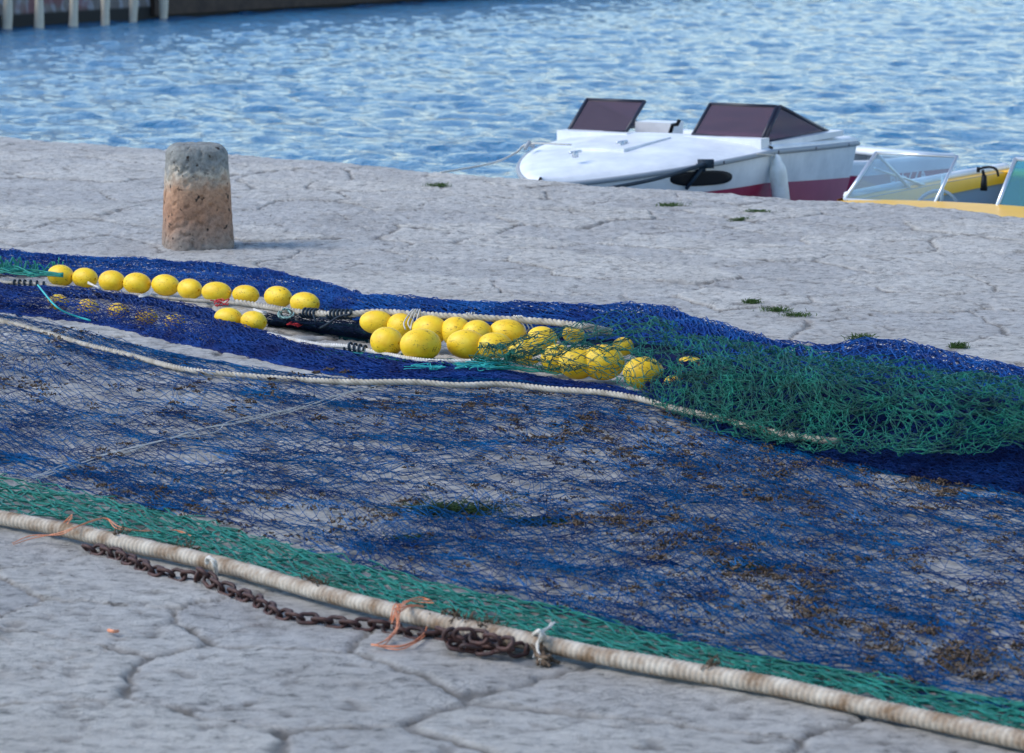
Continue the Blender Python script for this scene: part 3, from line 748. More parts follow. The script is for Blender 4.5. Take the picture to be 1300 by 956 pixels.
for px_, w_ in [(236, 5), (393, 5), (404, 3), (583, 10), (623, 7), (150, 4), (905, 6)]:
    f = frac(sr, px_); i0 = int(f*(n-1)); g = Geo()
    for k in range(w_*5):
        i = min(n-1, max(0, i0+int(rng.normal(0, w_*1.4)))); aa = rng.uniform(-1.2, 2.2)
        q0 = p[i]+(math.cos(aa)*N[i]*-1+abs(math.sin(aa))*np.array([0, 0, 1]))*.030
        q1 = q0+rng.normal(0, .010, 3)+np.array([0, 0, .004]); q2 = q1+rng.normal(0, .008, 3)
        g.tube([q0, q1, q2], .0018, 4)
    g.build('seaweed_wrap', M['weed'], srt)

# chain
def link(L_, W_, r, n=28, m=8):
    t = np.linspace(0, 2*PI, n, endpoint=False)
    x = np.cos(t)*W_/2; y = np.sin(t)*W_/2
    x = x; y = y+np.sign(np.sin(t)+1e-9)*(L_-W_)/2
    c = np.stack([y, x, 0*t], 1)
    c = np.vstack([c, c[:1]]); 
    d = np.roll(c[:-1], -1, 0)-np.roll(c[:-1], 1, 0); d /= np.linalg.norm(d, axis=1)[:, None]
    nn = np.stack([-d[:, 1], d[:, 0], 0*t], 1); a = np.arange(m)*2*PI/m
    V = c[:-1, None]+r*(np.cos(a)[None, :, None]*nn[:, None]+np.sin(a)[None, :, None]*np.array([0, 0, 1]))
    i = np.arange(n)[:, None]; j = np.arange(m)[None, :]
    Fq = np.stack([i*m+j, i*m+(j+1) % m, ((i+1) % n)*m+(j+1) % m, ((i+1) % n)*m+j], -1).reshape(-1, 4)
    return V.reshape(-1, 3), Fq
ch = thing('iron_chain', 'rusty dark iron chain lying along the thick cream rope in the foreground', 'chain')
cp = groundpath([(108, 692), (150, 703), (200, 722), (245, 729), (258, 722, .03), (275, 737, .01), (300, 748), (330, 760), (352, 772), (380, 779), (420, 783), (455, 787), (490, 790), (525, 798), (560, 800), (600, 806), (640, 809), (664, 812)], .012)
L = plen(cp); step = .043; n = int(L/step); p = catmull(cp, n*6+1); T, N, B = frames(p)
lv, lf = link(.058, .036, .0062); lm = None
def put_link(c, t, roll):
    global lm
    t = t/np.linalg.norm(t); up = np.array([0, 0, 1.]); s_ = np.cross(up, t); s_ /= np.linalg.norm(s_); u_ = np.cross(t, s_)
    y = s_*math.cos(roll)+u_*math.sin(roll); z = np.cross(t, y)
    o = link_mesh('chain_link', lv, lf, M['iron'], ch) if lm is None else bpy.data.objects.new('chain_link', lm)
    if lm is None: lm = o.data
    else: col.objects.link(o); o.parent = ch
    o.matrix_local = Matrix(((t[0], y[0], z[0], c[0]), (t[1], y[1], z[1], c[1]), (t[2], y[2], z[2], c[2]), (0, 0, 0, 1)))
for k in range(n):
    c = p[k*6+3].copy(); t = T[k*6+3]+rng.normal(0, .10, 3)*np.array([1, 1, .3])
    roll = (PI/4 if k % 2 else -PI/4)+rng.normal(0, .18)
    c[2] = gz(c[0], c[1])+.012+max(0, p[k*6+3][2]-.014)*.8
    put_link(c, t, roll)
# bunched end
cp2 = [P(560, 800, .03), P(585, 812, .03), P(620, 818, .015), P(655, 815, .015), P(670, 822, .012), P(640, 826, .012), P(600, 824, .012), P(572, 815, .02), P(585, 806, .045), P(620, 811, .045), P(650, 819, .04)]
L = plen(np.array(cp2)); n = int(L/step); p = catmull(cp2, n*6+1); T = frames(p)[0]
for k in range(n):
    c = p[k*6+3].copy(); c[2] = max(c[2], gz(c[0], c[1])+.012)
    put_link(c, T[k*6+3]+rng.normal(0, .25, 3)*np.array([1, 1, .5]), (PI/4 if k % 2 else -PI/4)+rng.normal(0, .3))

# orange twine
def strands(name, label, cat, paths, r, mat, spread=.006, rep=3):
    g = Geo()
    for pts in paths:
        for k in range(rep):
            q_ = np.array([P(*t) for t in pts])+rng.normal(0, spread, (len(pts), 3))
            q_[:, 2] = np.maximum(q_[:, 2], gz(q_[:, 0], q_[:, 1])+r)
            g.tube(catmull(q_, 12*len(pts)), r, 5)
    return tag(g.build(name, mat), label, cat)
strands('orange_twine', 'frayed orange twine knotted round the cream rope beside the chain', 'twine',
        [[(498, 790, .03), (500, 772, .07), (508, 765, .08), (504, 782, .05), (502, 798, .02), (492, 812, .005), (478, 820, .005)],
         [(505, 772, .07), (520, 762, .07), (535, 760, .06), (548, 766, .05)], [(503, 780, .06), (520, 770, .06), (540, 768, .05)],
         [(545, 795, .01), (535, 805, .005), (522, 815, .005), (505, 821, .005), (470, 818, .005)]], .0019, M['orange'], .005, 3)
strands('orange_twine', 'thin orange twine curling over the cream rope and green net at lower left', 'twine',
        [[(15, 690, .005), (40, 680, .02), (75, 678, .03), (95, 668, .06), (120, 661, .06), (135, 657, .05), (150, 670, .05), (190, 675, .03), (225, 676, .02), (245, 684, .02)],
         [(80, 662, .07), (92, 656, .08), (86, 665, .07)]], .0017, M['orange'], .004, 2)
strands('orange_scrap', 'tiny orange scrap in a paving joint at lower left', 'scrap', [[(138, 800, .004), (144, 801, .008), (150, 801, .004)]], .005, M['orange'], .001, 2)
strands('cord_tie', 'white cord knot with a hanging frayed end near the right end of the chain', 'cord tie',
        [[(676, 806, .05), (684, 800, .075), (690, 808, .06), (684, 818, .03), (678, 832, .006)], [(684, 803, .075), (696, 797, .07), (702, 792, .05)], [(688, 806, .07), (682, 822, .03), (686, 838, .006)]], .003, M['cord'], .003, 3)
strands('cord_tie', 'small white cord tie where the chain meets the cream rope at left', 'cord tie',
        [[(262, 716, .05), (266, 708, .075), (272, 716, .06), (274, 728, .02)]], .005, M['cord'], .003, 3)
strands('frayed_end', 'brown frayed rope end hanging under the white cord knot', 'rope end',
        [[(684, 822, .02), (686, 832, .01), (690, 840, .005)], [(682, 824, .02), (692, 834, .01), (696, 839, .005)]], .005, M['weed'], .008, 8)

# ------------------------------------------------------------------ floats
def float_mesh():
    n, m = 28, 40
    th = np.linspace(.0, PI, n); prof = []
    ax, rr = 1.2, 1.0
    pts = [(ax*.80, .10), (ax*.99, .115), (ax*1.0, .16)]
    for t in np.linspace(.20, PI-.20, n): pts.append((ax*math.cos(t), rr*math.sin(t)**.96))
    pts += [(-ax*1.0, .16), (-ax*.99, .115), (-ax*.80, .10)]
    a = np.arange(m)*2*PI/m; pts = np.array(pts)
    V = np.stack([np.repeat(pts[:, 0:1], m, 1), pts[:, 1:2]*np.cos(a), pts[:, 1:2]*np.sin(a)], -1).reshape(-1, 3)
    i = np.arange(len(pts)-1)[:, None]*m; j = np.arange(m)[None, :]; k = (j+1) % m
    return V, np.stack([i+j, i+m+j, i+m+k, i+k], -1).reshape(-1, 4)
fv, ff = float_mesh()
shell_me = None; bore_me = None
def put_float(cx, cy, w, h, ang, label, z=None, group=None, tilt=0.0, up=0.0):
    """cx, cy: centre; w, h: size in the photograph; ang: heading of its axis on the ground"""
    global shell_me, bore_me
    r = h/2/260.
    for _ in range(4):
        zc = (r+.012+up) if z is None else z
        p = P(cx, cy, zc); r = h/2/scale_at(p)*1.0
    p = P(cx, cy, zc)
    o = thing('net_float', label, 'float', tuple(p), ang, group)
    if shell_me is None:
        a = link_mesh('shell', fv, ff, M['float'], o); shell_me = a.data
        g = Geo(); g.tube([(-.93, 0, 0), (.93, 0, 0)], .112, 16); b_ = g.build('bore', M['blackpl'], o); bore_me = b_.data
    else:
        a = bpy.data.objects.new('shell', shell_me); b_ = bpy.data.objects.new('bore', bore_me)
        for q_ in (a, b_): col.objects.link(q_); q_.parent = o
    e_ = min(1.25, max(.95, w/h/1.2+.25*abs(math.sin(ang))))
    o.scale = (r*e_, r, r*rng.uniform(.97, 1.0)); o.rotation_euler = (rng.uniform(0, 6), tilt, ang)
    return o
names = ['first', 'second', 'third', 'fourth', 'fifth', 'sixth', 'seventh', 'eighth', 'ninth', 'tenth']
rowA = [(77, 350, 34, 28), (108, 353, 33, 27), (142, 357, 34, 28), (174, 360, 35, 28), (210, 362, 36, 28), (241, 367, 34, 27), (275, 371, 38, 27), (312, 374, 36, 25), (353, 377, 38, 28), (387, 385, 38, 29)]
for k, (x, y, w, h) in enumerate(rowA):
    lab = {0: 'leftmost yellow float of the row of ten, beside the green net edging', 9: 'yellow float at the right end of the row of ten, beside navy lashing'}.get(k, names[k]+' yellow float from the left in the back row of ten')
    put_float(x, y, w, h, -.55+rng.normal(0, .1), lab, group='yellow floats in the left back row')
put_float(290, 404, 36, 27, -.5, 'left one of two yellow floats half buried at the end of the blue roll', group='pair of yellow floats')
put_float(322, 408, 34, 27, -.7, 'right one of two yellow floats half buried at the end of the blue roll', group='pair of yellow floats')
for k, (x, y) in enumerate([(74, 384), (112, 390), (150, 395), (186, 402), (222, 409)]):
    put_float(x, y, 32, 21, -.5, names[k]+' from left of the yellow floats showing through the dark blue roll', z=.042, group='yellow floats under the blue roll')
mid = [(478, 409, 42, 30, -.35, 'elongated yellow float hanging at the left end below the headrope', .10),
       (509, 414, 34, 33, -.9, 'yellow float below the headrope behind the white looped cord', .09),
       (546, 419, 44, 38, -.7, 'yellow float with a dark smear on top, above the biggest front float', .10),
       (579, 421, 36, 38, -1.0, 'yellow float below the white cord tie, fourth in the upper middle row', .10),
       (606, 424, 34, 36, -.6, 'yellow float half hidden behind the third front float, in the upper middle row', .10),
       (644, 424, 46, 38, -.4, 'yellow float under the headrope with a white cord over its right side', .10),
       (688, 430, 36, 32, -.5, 'yellow float under the headrope just left of the green net', .10),
       (728, 424, 26, 24, -.5, 'small yellow piece of float peeping out at the end of the headrope', .10)]
for x, y, w, h, a, lab, z in mid: put_float(x, y, w, h, a, lab, z=z, group='yellow floats in the upper middle row')
fr = [(491, 434, 38, 38, -.75, 'round yellow float with its dark hole showing, leftmost of the front middle floats'),
      (534, 438, 52, 42, .05, 'biggest egg-shaped yellow float in the front of the middle group'),
      (592, 437, 48, 38, -.3, 'yellow float with dark scratches right of the biggest front float'),
      (628, 440, 44, 36, -.2, 'fourth front middle float, pale yellow, beside the scratched one'),
      (668, 447, 44, 34, -.3, 'yellow float half covered by the left tip of the green net')]
for x, y, w, h, a, lab in fr: put_float(x, y, w, h, a, lab, group='yellow floats in the front middle row')
gr = [(708, 456, 38, 38, -.3, 'leftmost yellow float wholly under the green net'), (733, 461, 44, 42, -.4, 'yellow float under the green net, left of the largest one there'),
      (765, 460, 52, 46, -.35, 'largest yellow float under the green net'), (817, 474, 50, 43, -.2, 'yellow float with dark seam under the green net, right of the largest'),
      (791, 440, 26, 24, 0, 'small glimpse of a yellow float at the top of the green net'), (876, 467, 36, 30, -.4, 'yellow float glimpsed deep inside the green net heap'),
      (857, 489, 30, 26, -.4, 'rusty yellow float low under the right side of the green net')]
for x, y, w, h, a, lab in gr: put_float(x, y, w, h, a, lab, group='yellow floats under the green net')

# ------------------------------------------------------------------ seaweed litter
def crumbs(n, pick, mat, name, label, size=(.008, .024), r=(.0016, .003), per=(6, 16)):
    A_, B_, R_ = [], [], []
    for k in range(n):
        c = pick()
        if c is None: continue
        s = rng.uniform(*size); m_ = rng.integers(*per)
        for q_ in range(m_):
            a = c+rng.normal(0, s*.5, 3)*np.array([1.4, 1.2, .35]); a[2] = c[2]+abs(a[2]-c[2])
            b_ = a+rng.normal(0, s*.35, 3)*np.array([1, 1, .6]); A_.append(a); B_.append(b_); R_.append(rng.uniform(*r))
    V_, F_ = thread_mesh(np.array(A_), np.array(B_), np.array(R_), 4)
    return tag(link_mesh(name, V_, F_, mat), label, 'seaweed', kind='stuff')
def pickflat():
    for _ in range(40):
        u, v = rng.random(), rng.random(); p = FLAT(np.array([u]), np.array([v]))[0]
        d = fbm(np.array([p[0]*1.6]), np.array([p[1]*1.2]), 700, 3)[0]
        if d+.55*rng.random() > .12+.15*(p[0] < -.6): return np.array([p[0], p[1], gz(p[0], p[1])+.012])
    return None
crumbs(1700, pickflat, M['weed'], 'dried_seaweed', 'brown dried seaweed crumbs caught all over the flat blue net')
bands = [[(190, 498), (330, 492), (420, 497), (520, 505), (600, 512)], [(560, 505), (680, 535), (800, 545), (900, 560)], [(820, 590), (960, 575), (1060, 570), (1150, 600), (1260, 640)], [(640, 545), (760, 560), (900, 600), (1050, 640)],
         [(950, 760), (1050, 790), (1200, 830), (1300, 850)], [(700, 640), (860, 680), (1000, 740)]]
def pickband():
    bnd = bands[rng.integers(len(bands))]; c = catmull([(a, b_, 0) for a, b_ in bnd], 60)[rng.integers(60)]
    p = P(c[0]+rng.normal(0, 30), c[1]+rng.normal(0, 15), .015); p[2] = gz(p[0], p[1])+.016; return p
crumbs(420, pickband, M['weed'], 'dried_seaweed', 'thicker bands of brown dried seaweed clumps along the folds of the blue net', (.010, .028), (.0018, .0038), (10, 26))
def tuft(name, x, y, w, hgt, n, mat, label, cat, spread=.5, rr=.0016):
    c = P(x, y, 0); c[2] = gz(c[0], c[1]); A_, B_ = [], []
    for k in range(n):
        b0 = np.array([rng.normal(0, w*.24), rng.normal(0, w*.12), 0]); t = b0+np.array([rng.normal(0, hgt*spread), rng.normal(0, hgt*spread), hgt*rng.uniform(.3, 1)])
        m_ = (b0+t)/2+np.array([0, 0, hgt*.2]); A_ += [b0, m_]; B_ += [m_, t]
    V_, F_ = thread_mesh(np.array(A_), np.array(B_), rr, 3)
    return tag(link_mesh(name, V_, F_, mat, loc=tuple(c)), label, cat)
for x, y, w, h, lab in [(557, 238, .18, .035, 'low green weed tuft near the quay edge, left of the white boat'), (850, 262, .20, .03, 'flat weed patch on the quay below the black portlight'),
                        (940, 278, .14, .04, 'small round weed tuft on the quay below the white fender'), (962, 270, .17, .02, 'thin line of weeds in a joint below the red stripe'),
                        (985, 396, .16, .03, 'thin weed line in a joint behind the blue net hump'), (955, 386, .10, .025, 'little weed sprig on the paving above the blue net'),
                        (1093, 433, .12, .045, 'pale grassy tuft right behind the blue net hump'), (1217, 444, .08, .03, 'tiny weed sprig near the right edge of the paving'), (1010, 403, .16, .02, 'faint weed line just above the blue net heap')]:
    tuft('weed_tuft', x, y, w, h, 130, M['leaf'], lab, 'weed')
tuft('seaweed_patch', 575, 650, .30, .03, 420, M['greenweed'], 'dark green seaweed clump on the flat blue net, in its middle', 'seaweed', 1.6)
tuft('seaweed_patch', 685, 662, .20, .012, 420, M['greenweed'], 'thin green seaweed streak on the flat net right of the clump', 'seaweed', 2.2)
tuft('seaweed_patch', 950, 720, .22, .018, 200, M['greenweed'], 'small green seaweed patch on the right part of the flat net', 'seaweed', 1.8)
tuft('seaweed_patch', 515, 686, .12, .014, 90, M['greenweed'], 'little green seaweed wisp left of the green clump', 'seaweed', 1.8)

# ------------------------------------------------------------------ boats
AH = math.radians(30)
def boat_root(name, label, cx, cy, ah=AH):
    return thing(name, label, 'boat', (cx, cy, WZ), math.atan2(-math.cos(ah), -math.sin(ah)))
def hull_pts(x, v, sgn, hb, sheer, chine, keel, tum=0.0):
    """v 0 gunwale .. 1 keel ; local z is above the water"""
    b = hb(x); zs_ = sheer(x); zc = chine(x); cb = b*(.80+.0*x)
    v = np.asarray(v)
    y = np.where(v < .7, b+(cb-b)*(v/.7)**1.3, cb*(1-(v-.7)/.3))
    z = np.where(v < .7, zs_+(zc-zs_)*(v/.7), zc+(keel-zc)*((v-.7)/.3))
    return np.stack([x+0*y, sgn*y, z], -1)
def make_hull(root, x0, x1, hb, sheer, chine, keel, mat, rakebow=.25, nx_=60, stripe=None, stripemat=None, deckx=0.0, crown=.1, deckmat=None, side=.16, insmat=None, floor=.25, strakemat=None, strake_drop=.0, strake_r=.022):
    xs_ = x0+(x1-x0)*(1-(1-np.linspace(0, 1, nx_))**1.6); vs = np.linspace(0, 1, 24)
    def warp(Pt):     # bow rakes back below the gunwale
        f = np.clip((Pt[..., 0]-x0)/(x1-x0), 0, 1)**3; s = np.clip((sheer(x1)-Pt[..., 2])/sheer(x1), 0, 1.3)
        Pt = Pt.copy(); Pt[..., 0] -= rakebow*f*s; return Pt
    g = Geo()
    for sg in (1, -1):
        Pt = np.stack([hull_pts(x, vs, sg, hb, sheer, chine, keel) for x in xs_]); Pt = warp(Pt)
        g.add(Pt.reshape(-1, 3), grid_faces(nx_, len(vs)))
    tr = np.vstack([hull_pts(x0, vs, 1, hb, sheer, chine, keel), hull_pts(x0, vs, -1, hb, sheer, chine, keel)[::-1]])
    g.add(tr, [tuple(range(len(tr)))])
    g.build('hull', mat, root)
    if stripe:
        g = Geo()
        for sg in (1, -1):
            rows = []
            for x in xs_:
                a, b_ = stripe(x); q_ = hull_pts(x, np.linspace(a, b_, 6), sg, hb, sheer, chine, keel); q_[:, 1] += sg*.005; rows.append(q_)
            g.add(warp(np.stack(rows)).reshape(-1, 3), grid_faces(nx_, 6))
        g.build('colour_stripe', stripemat, root)
    # decks
    g = Geo(); xd = xs_[xs_ >= deckx]; xd = np.r_[deckx, xd]; c = np.linspace(-1, 1, 17)
    D = np.stack([np.stack([x+0*c, hb(x)*c, sheer(x)+.025*np.minimum(1, (1-np.abs(c))*12)+crown*np.interp(x, [deckx, x1], [1, .35])*(1-c**2)], -1) for x in xd])
    g.add(D.reshape(-1, 3), grid_faces(len(xd), 17))
    xa = xs_[xs_ < deckx]; xa = np.r_[xa, deckx]
    for sg in (1, -1):
        c2 = np.linspace(0, 1, 4)
        D = np.stack([np.stack([x+0*c2, sg*(hb(x)-side*c2), sheer(x)+.025+.02*np.sin(c2*PI)], -1) for x in xa])
        D = np.concatenate([np.stack([hull_pts(x, [0], sg, hb, sheer, chine, keel)[0] for x in xa])[:, None], D], 1)
        g.add(D.reshape(-1, 3), grid_faces(len(xa), 5))
    g.box((x0+.15, 0, sheer(x0)+.012), (.3, 2*(hb(x0)-.02), .05))
    g.build('deck', deckmat or mat, root)
    g = Geo()
    for sg in (1, -1):
        D = np.stack([np.array([(x, sg*(hb(x)-side), sheer(x)+.03), (x, sg*(hb(x)-side-.03), floor)]) for x in xa]); g.add(D.reshape(-1, 3), grid_faces(len(xa), 2))
    g.add([(x0+.3, -hb(x0)+side, floor), (x0+.3, hb(x0)-side, floor), (deckx, hb(deckx)-side, floor), (deckx, -hb(deckx)+side, floor)], [(0, 1, 2, 3)])
    g.add([(deckx, -hb(deckx)+side, floor), (deckx, hb(deckx)-side, floor), (deckx, hb(deckx)-side, sheer(deckx)), (deckx, 0, sheer(deckx)+crown), (deckx, -hb(deckx)+side, sheer(deckx))], [(0, 1, 2, 3, 4)])
    g.build('cockpit', insmat or M['inside'], root)
    if strakemat:
        g = Geo()
        for sg in (1, -1):
            q_ = np.stack([hull_pts(x, [0], sg, hb, sheer, chine, keel)[0] for x in xs_[:-4]]); q_[:, 1] += sg*.01; q_[:, 2] -= strake_drop
            g.tube(q_, strake_r, 8)
        g.build('rubbing_strake', strakemat, root)
def panel(root, quad, fr, framemat, glassmat, name='windscreen_panel'):
    """framed pane from its 3 or 4 corners"""
    q_ = np.array(quad, float); g = Geo(); n = len(q_)
    for i in range(n):
        g.tube([q_[i], q_[(i+1) % n]], fr, 6)
    f = g.build(name, framemat, root)
    c = q_.mean(0); nn = np.cross(q_[1]-q_[0], q_[2]-q_[0]); nn /= np.linalg.norm(nn)
    g = Geo(); V = np.vstack([q_+nn*.003, q_-nn*.003]); fs = [tuple(range(n)), tuple(range(n, 2*n))[::-1]]+[(i, (i+1) % n, n+(i+1) % n, n+i) for i in range(n)]
    g.add(V, fs); g.build('pane', glassmat, f, smooth=False)
# boat 1
def side_pt0(x): return np.array([x, hb(x)+.01, sheer(x)-.02])
cx, cy = 1.27, 23.9
c1 = P(842, 172, .10); cx, cy = c1[0], c1[1]
b1_ = boat_root('motor_boat', 'white motor boat with a crimson stripe and dark tinted windscreens, moored bow to the quay', cx, cy)
hb = lambda x: (1.0 if x <= 0 else max(.02, 1.0*(1-min(1, x/2.12)**1.7)**.75)) - (.08*(-x/2.05)**2 if x < 0 else 0)
sheer = lambda x: .92+(.0 if x > 0 else -.07)*abs(x)/2 - .15*(max(0, x)/2.1)**1.3
chine = lambda x: .12+.25*(max(0, x)/2.4)**2
make_hull(b1_, -2.0, 2.12, hb, sheer, chine, -.25, M['gel'], stripe=lambda x: (.245-.035*min(0, x)-.01*max(0, x), .56+.02*x), stripemat=M['gelred'], deckx=-.05, crown=.075, strakemat=M['grey'], strake_drop=.02, side=.22)
zb = .975
rk, hh = .34, .28
def wind1(y0, y1):
    return [(0, y0, zb+.015*(1-abs(y0))*4), (0, y1, zb+.015*(1-abs(y1))*4), (-rk, y1*.985, zb+hh), (-rk, y0*.985, zb+hh)]
panel(b1_, wind1(-.93, -.36), .017, M['darkframe'], M['tinted'])
panel(b1_, wind1(.28, .91), .017, M['darkframe'], M['tinted'])
panel(b1_, [(-.02, .93, zb), (-rk-.02, .915, zb+hh), (-1.5, .86, zb-.01)], .017, M['darkframe'], M['tinted'], 'side_window')
panel(b1_, [(-.02, -.95, zb), (-rk-.02, -.93, zb+hh), (-1.3, -.86, zb-.01)], .017, M['darkframe'], M['tinted'], 'side_window')
for c_, d_ in (((.03, -.62, .955), (.20, .68, .12)), ((.02, .60, .955), (.16, .72, .12)), ((-.86, .9, .95), (1.5, .12, .05))):
    g = Geo(); g.box(c_, d_); g.build('coaming', M['gel'], b1_, smooth=False)
g = Geo()
for x_, y_ in ((.75, .0), (1.55, .0)):
    g = Geo(); g.tube([(x_-.09, y_, 1.02-.03*x_), (x_+.09, y_, 1.02-.03*x_)], .012, 6); g.box((x_, y_, 1.0-.03*x_), (.05, .03, .05)); g.build('deck_cleat', M['alu'], b1_)
for x_ in (-1.7, -.9, -.1, .7):
    q_ = side_pt0(x_); g = Geo(); g.tube([(q_[0], q_[1]+.0, q_[2]), (q_[0], q_[1]+.022, q_[2])], .014, 8); g.build('strake_bolt', M['darkframe'], b1_)
g = Geo(); a = np.linspace(0, 2*PI, 40, endpoint=False)      # portlight on the right-hand side
def side_pt(x, z, o_=.008):
    v = (sheer(x)-z)/(sheer(x)-chine(x))*.7; q_ = hull_pts(x, np.array([v]), 1, hb, sheer, chine, -.25)[0]; q_[1] += o_; 
    f = max(0, min(1, (x+2.1)/4.22))**3; s = (sheer(2.12)-q_[2])/sheer(2.12); q_[0] -= .25*f*s; return q_
def pix_side(pxx, pyy):
    """find local x, z on the hull side seen at a pixel"""
    best = None; M4 = Matrix.Translation((cx, cy, WZ)) @ Matrix.Rotation(math.atan2(-math.cos(AH), -math.sin(AH)), 4, 'Z')
    for x in np.linspace(-2.05, 2.0, 120):
        for z in np.linspace(.2, .93, 60):
            q_ = side_pt(x, z); w_ = M4 @ Vector(q_); sc = scale_at(w_); 
            c_, s_ = math.cos(PITCH), math.sin(PITCH); dz = w_.z-2; up_ = dz*c_+w_.y*s_
            e = (650+w_.x*sc-pxx)**2+(478-up_*sc-pyy)**2
            if best is None or e < best[0]: best = (e, x, z)
    return best[1], best[2]
xo, zo = pix_side(893, 226)
rings = []
for f_ in (1.0, .97, .7, .4, .02):
    rings.append([side_pt(xo+f_*.34*np.sign(math.cos(t))*abs(math.cos(t))**.7, zo+f_*(.062*np.sign(math.sin(t))*abs(math.sin(t))**.8+.015*math.cos(t)), .0 if f_ == 1.0 else .014) for t in a])
rings = np.array(rings); ii = np.arange(4)[:, None]*40; jj = np.arange(40)[None, :]
g.add(rings.reshape(-1, 3), np.stack([ii+jj, ii+(jj+1) % 40, ii+40+(jj+1) % 40, ii+40+jj], -1).reshape(-1, 4).tolist()+[tuple(range(160, 200))]); g.build('portlight', M['blackpl'], b1_)
g = Geo(); g.box((-1.0, -.55, .955), (.25, .35, .16)); g.build('seat', M['gel'], b1_, smooth=False)
g = Geo(); g.tube([(-.7, -.3, .93), (-.73, -.28, 1.03), (-.7, -.22, 1.04), (-.7, -.20, 1.08)], .018, 8); g.build('throttle', M['blackpl'], b1_)
g = Geo(); g.tube([(1.1, -.72, .94), (1.0, -.74, .98), (.9, -.76, .94)], .018, 8); g.build('cleat', M['grey'], b1_)
g = Geo(); D = np.array([(.25, -.45, 1.0), (.25, .2, 1.015), (1.0, .15, .965), (1.0, -.34, .955)]); g.add(np.vstack([D, D-np.array([0, 0, .05])]), [(3, 2, 1, 0), (0, 1, 5, 4), (1, 2, 6, 5), (2, 3, 7, 6), (3, 0, 4, 7)]); g.build('hatch', M['gel'], b1_, smooth=False)
M4 = Matrix.Translation((cx, cy, WZ)) @ Matrix.Rotation(math.atan2(-math.cos(AH), -math.sin(AH)), 4, 'Z')
def on_boat(q_): return np.array(M4 @ Vector(q_))
# bow line, mooring lines with black buckle
o0 = on_boat((1.0, -.74, .97))
g = Geo(); g.tube(catmull([o0+[.35, -.1, 0], o0, P(655, 194, -.05), P(625, 207, .0), P(560, 219, .015)], 50), .008, 6)
tag(g.build('mooring_rope', M['cord']), 'pale mooring rope from the bow of the white boat to the quay at left', 'rope')
xk, zk = pix_side(886, 193); k0 = on_boat(side_pt(xk, zk, .04))
xe, ze = pix_side(868, 240); e0_ = on_boat(side_pt(xe, ze, .03)); e1_ = P(768, 240, -.06)
g = Geo(); g.tube(catmull([k0, (k0+e1_)/2+[0, 0, -.02], e1_], 30), .016, 6); g.tube([k0, e0_], .015, 6); g.box(k0, (.13, .06, .07)); g.box(k0+[-.04, 0, -.03], (.08, .05, .06))
tag(g.build('mooring_rope', M['navy']), 'black mooring straps with a chunky buckle on the side of the white boat', 'rope')
# fender
xf, zf = pix_side(975, 226); fc = on_boat(side_pt(xf, zf, .10)); xt, zt_ = pix_side(958, 191); ft = on_boat(side_pt(xt, zt_, .03))
fe = thing('boat_fender', 'white cylindrical fender hanging on the side of the white motor boat', 'fender', tuple(fc))
zz = np.array([.20, .18, .13, .10, .06, -.2, -.3, -.34]); rr = np.array([.012, .03, .045, .062, .072, .075, .055, .01])
g = Geo(); g.tube(np.stack([-.10*zz*1.2, 0*zz, zz], 1), rr, 16); g.build('body', M['fender'], fe)
g = Geo(); g.tube([(-.025, 0, .19), tuple(ft-fc)], .007, 6); g.build('line', M['cord'], fe)

# boat 2 (yellow)
L2 = P(1072, 256, -.15); cx2 = L2[0]+.95*math.cos(AH); cy2 = L2[1]-.95*math.sin(AH)
b2 = boat_root('motor_boat', 'yellow open motor boat with aluminium framed windscreens, beside the quay at right', cx2, cy2)
hb2 = lambda x: (1.02 if x <= 0 else max(.02, 1.02*(1-(x/1.25)**3)**.6)) - (.10*(-x/3.2)**2 if x < 0 else 0)
sh2 = lambda x: .735-.02*abs(x)/3-.04*max(0, x)
ch2 = lambda x: .10+.15*max(0, x)
make_hull(b2, -3.25, 1.2, hb2, sh2, ch2, -.22, M['gelyel'], rakebow=.1, deckx=-.02, crown=.03, deckmat=M['gelyel'], side=.14, insmat=simple('blue_grey_liner', (.20, .30, .38), .6), floor=.30)
g = Geo()
for sg in (1, -1):
    q_ = np.stack([np.array([(x, sg*(hb2(x)-.165), sh2(x)+.03), (x, sg*(hb2(x)-.175), sh2(x)-.075-.02*x/3)]) for x in np.linspace(-3.2, -.1, 30)]); g.add(q_.reshape(-1, 3), grid_faces(30, 2))
g.build('inner_side', M['gelyel'], b2)
g = Geo()
for sg in (1, -1):
    q_ = np.array([(x, sg*(hb2(x)-.05), sh2(x)+.05) for x in np.linspace(-3.2, -.1, 30)]); g.tube(q_, .035, 8)
g.build('gunwale_cap', M['gel'], b2)
z2 = .765; rk2, hh2 = .42, .32
def w2(y0, y1): return [(0, y0, z2), (0, y1, z2), (-rk2, y1*.99+.005, z2+hh2), (-rk2, y0*.92, z2+hh2)]
panel(b2, w2(-.95, -.24), .014, M['alu'], M['clear'])
panel(b2, w2(.24, .95), .018, M['alu'], M['tealglass'])
panel(b2, [(-.02, -.96, z2), (-rk2-.01, -.885, z2+hh2), (-1.15, -.90, z2-.01)], .014, M['alu'], M['clear'], 'side_window')
panel(b2, [(-.02, .96, z2), (-rk2-.01, .965, z2+hh2), (-1.15, .93, z2-.01)], .014, M['alu'], M['tealglass'], 'side_window')
g = Geo(); g.box((.03, 0, z2-.035), (.16, 1.96, .05)); g.build('coaming', M['gelyel'], b2, smooth=False)
g = Geo()
t = np.linspace(0, 2*PI, 25); g.tube(np.stack([-.5-.06*np.sin(t), -.42+.17*np.cos(t), .66+.15*np.sin(t)], 1), .014, 8); g.tube([(-.42, -.42, .60), (-.5, -.42, .66)], .02, 8)
g.tube([(-.5, -.59, .66), (-.5, -.25, .66)], .01, 6); g.build('steering_wheel', M['grey'], b2)
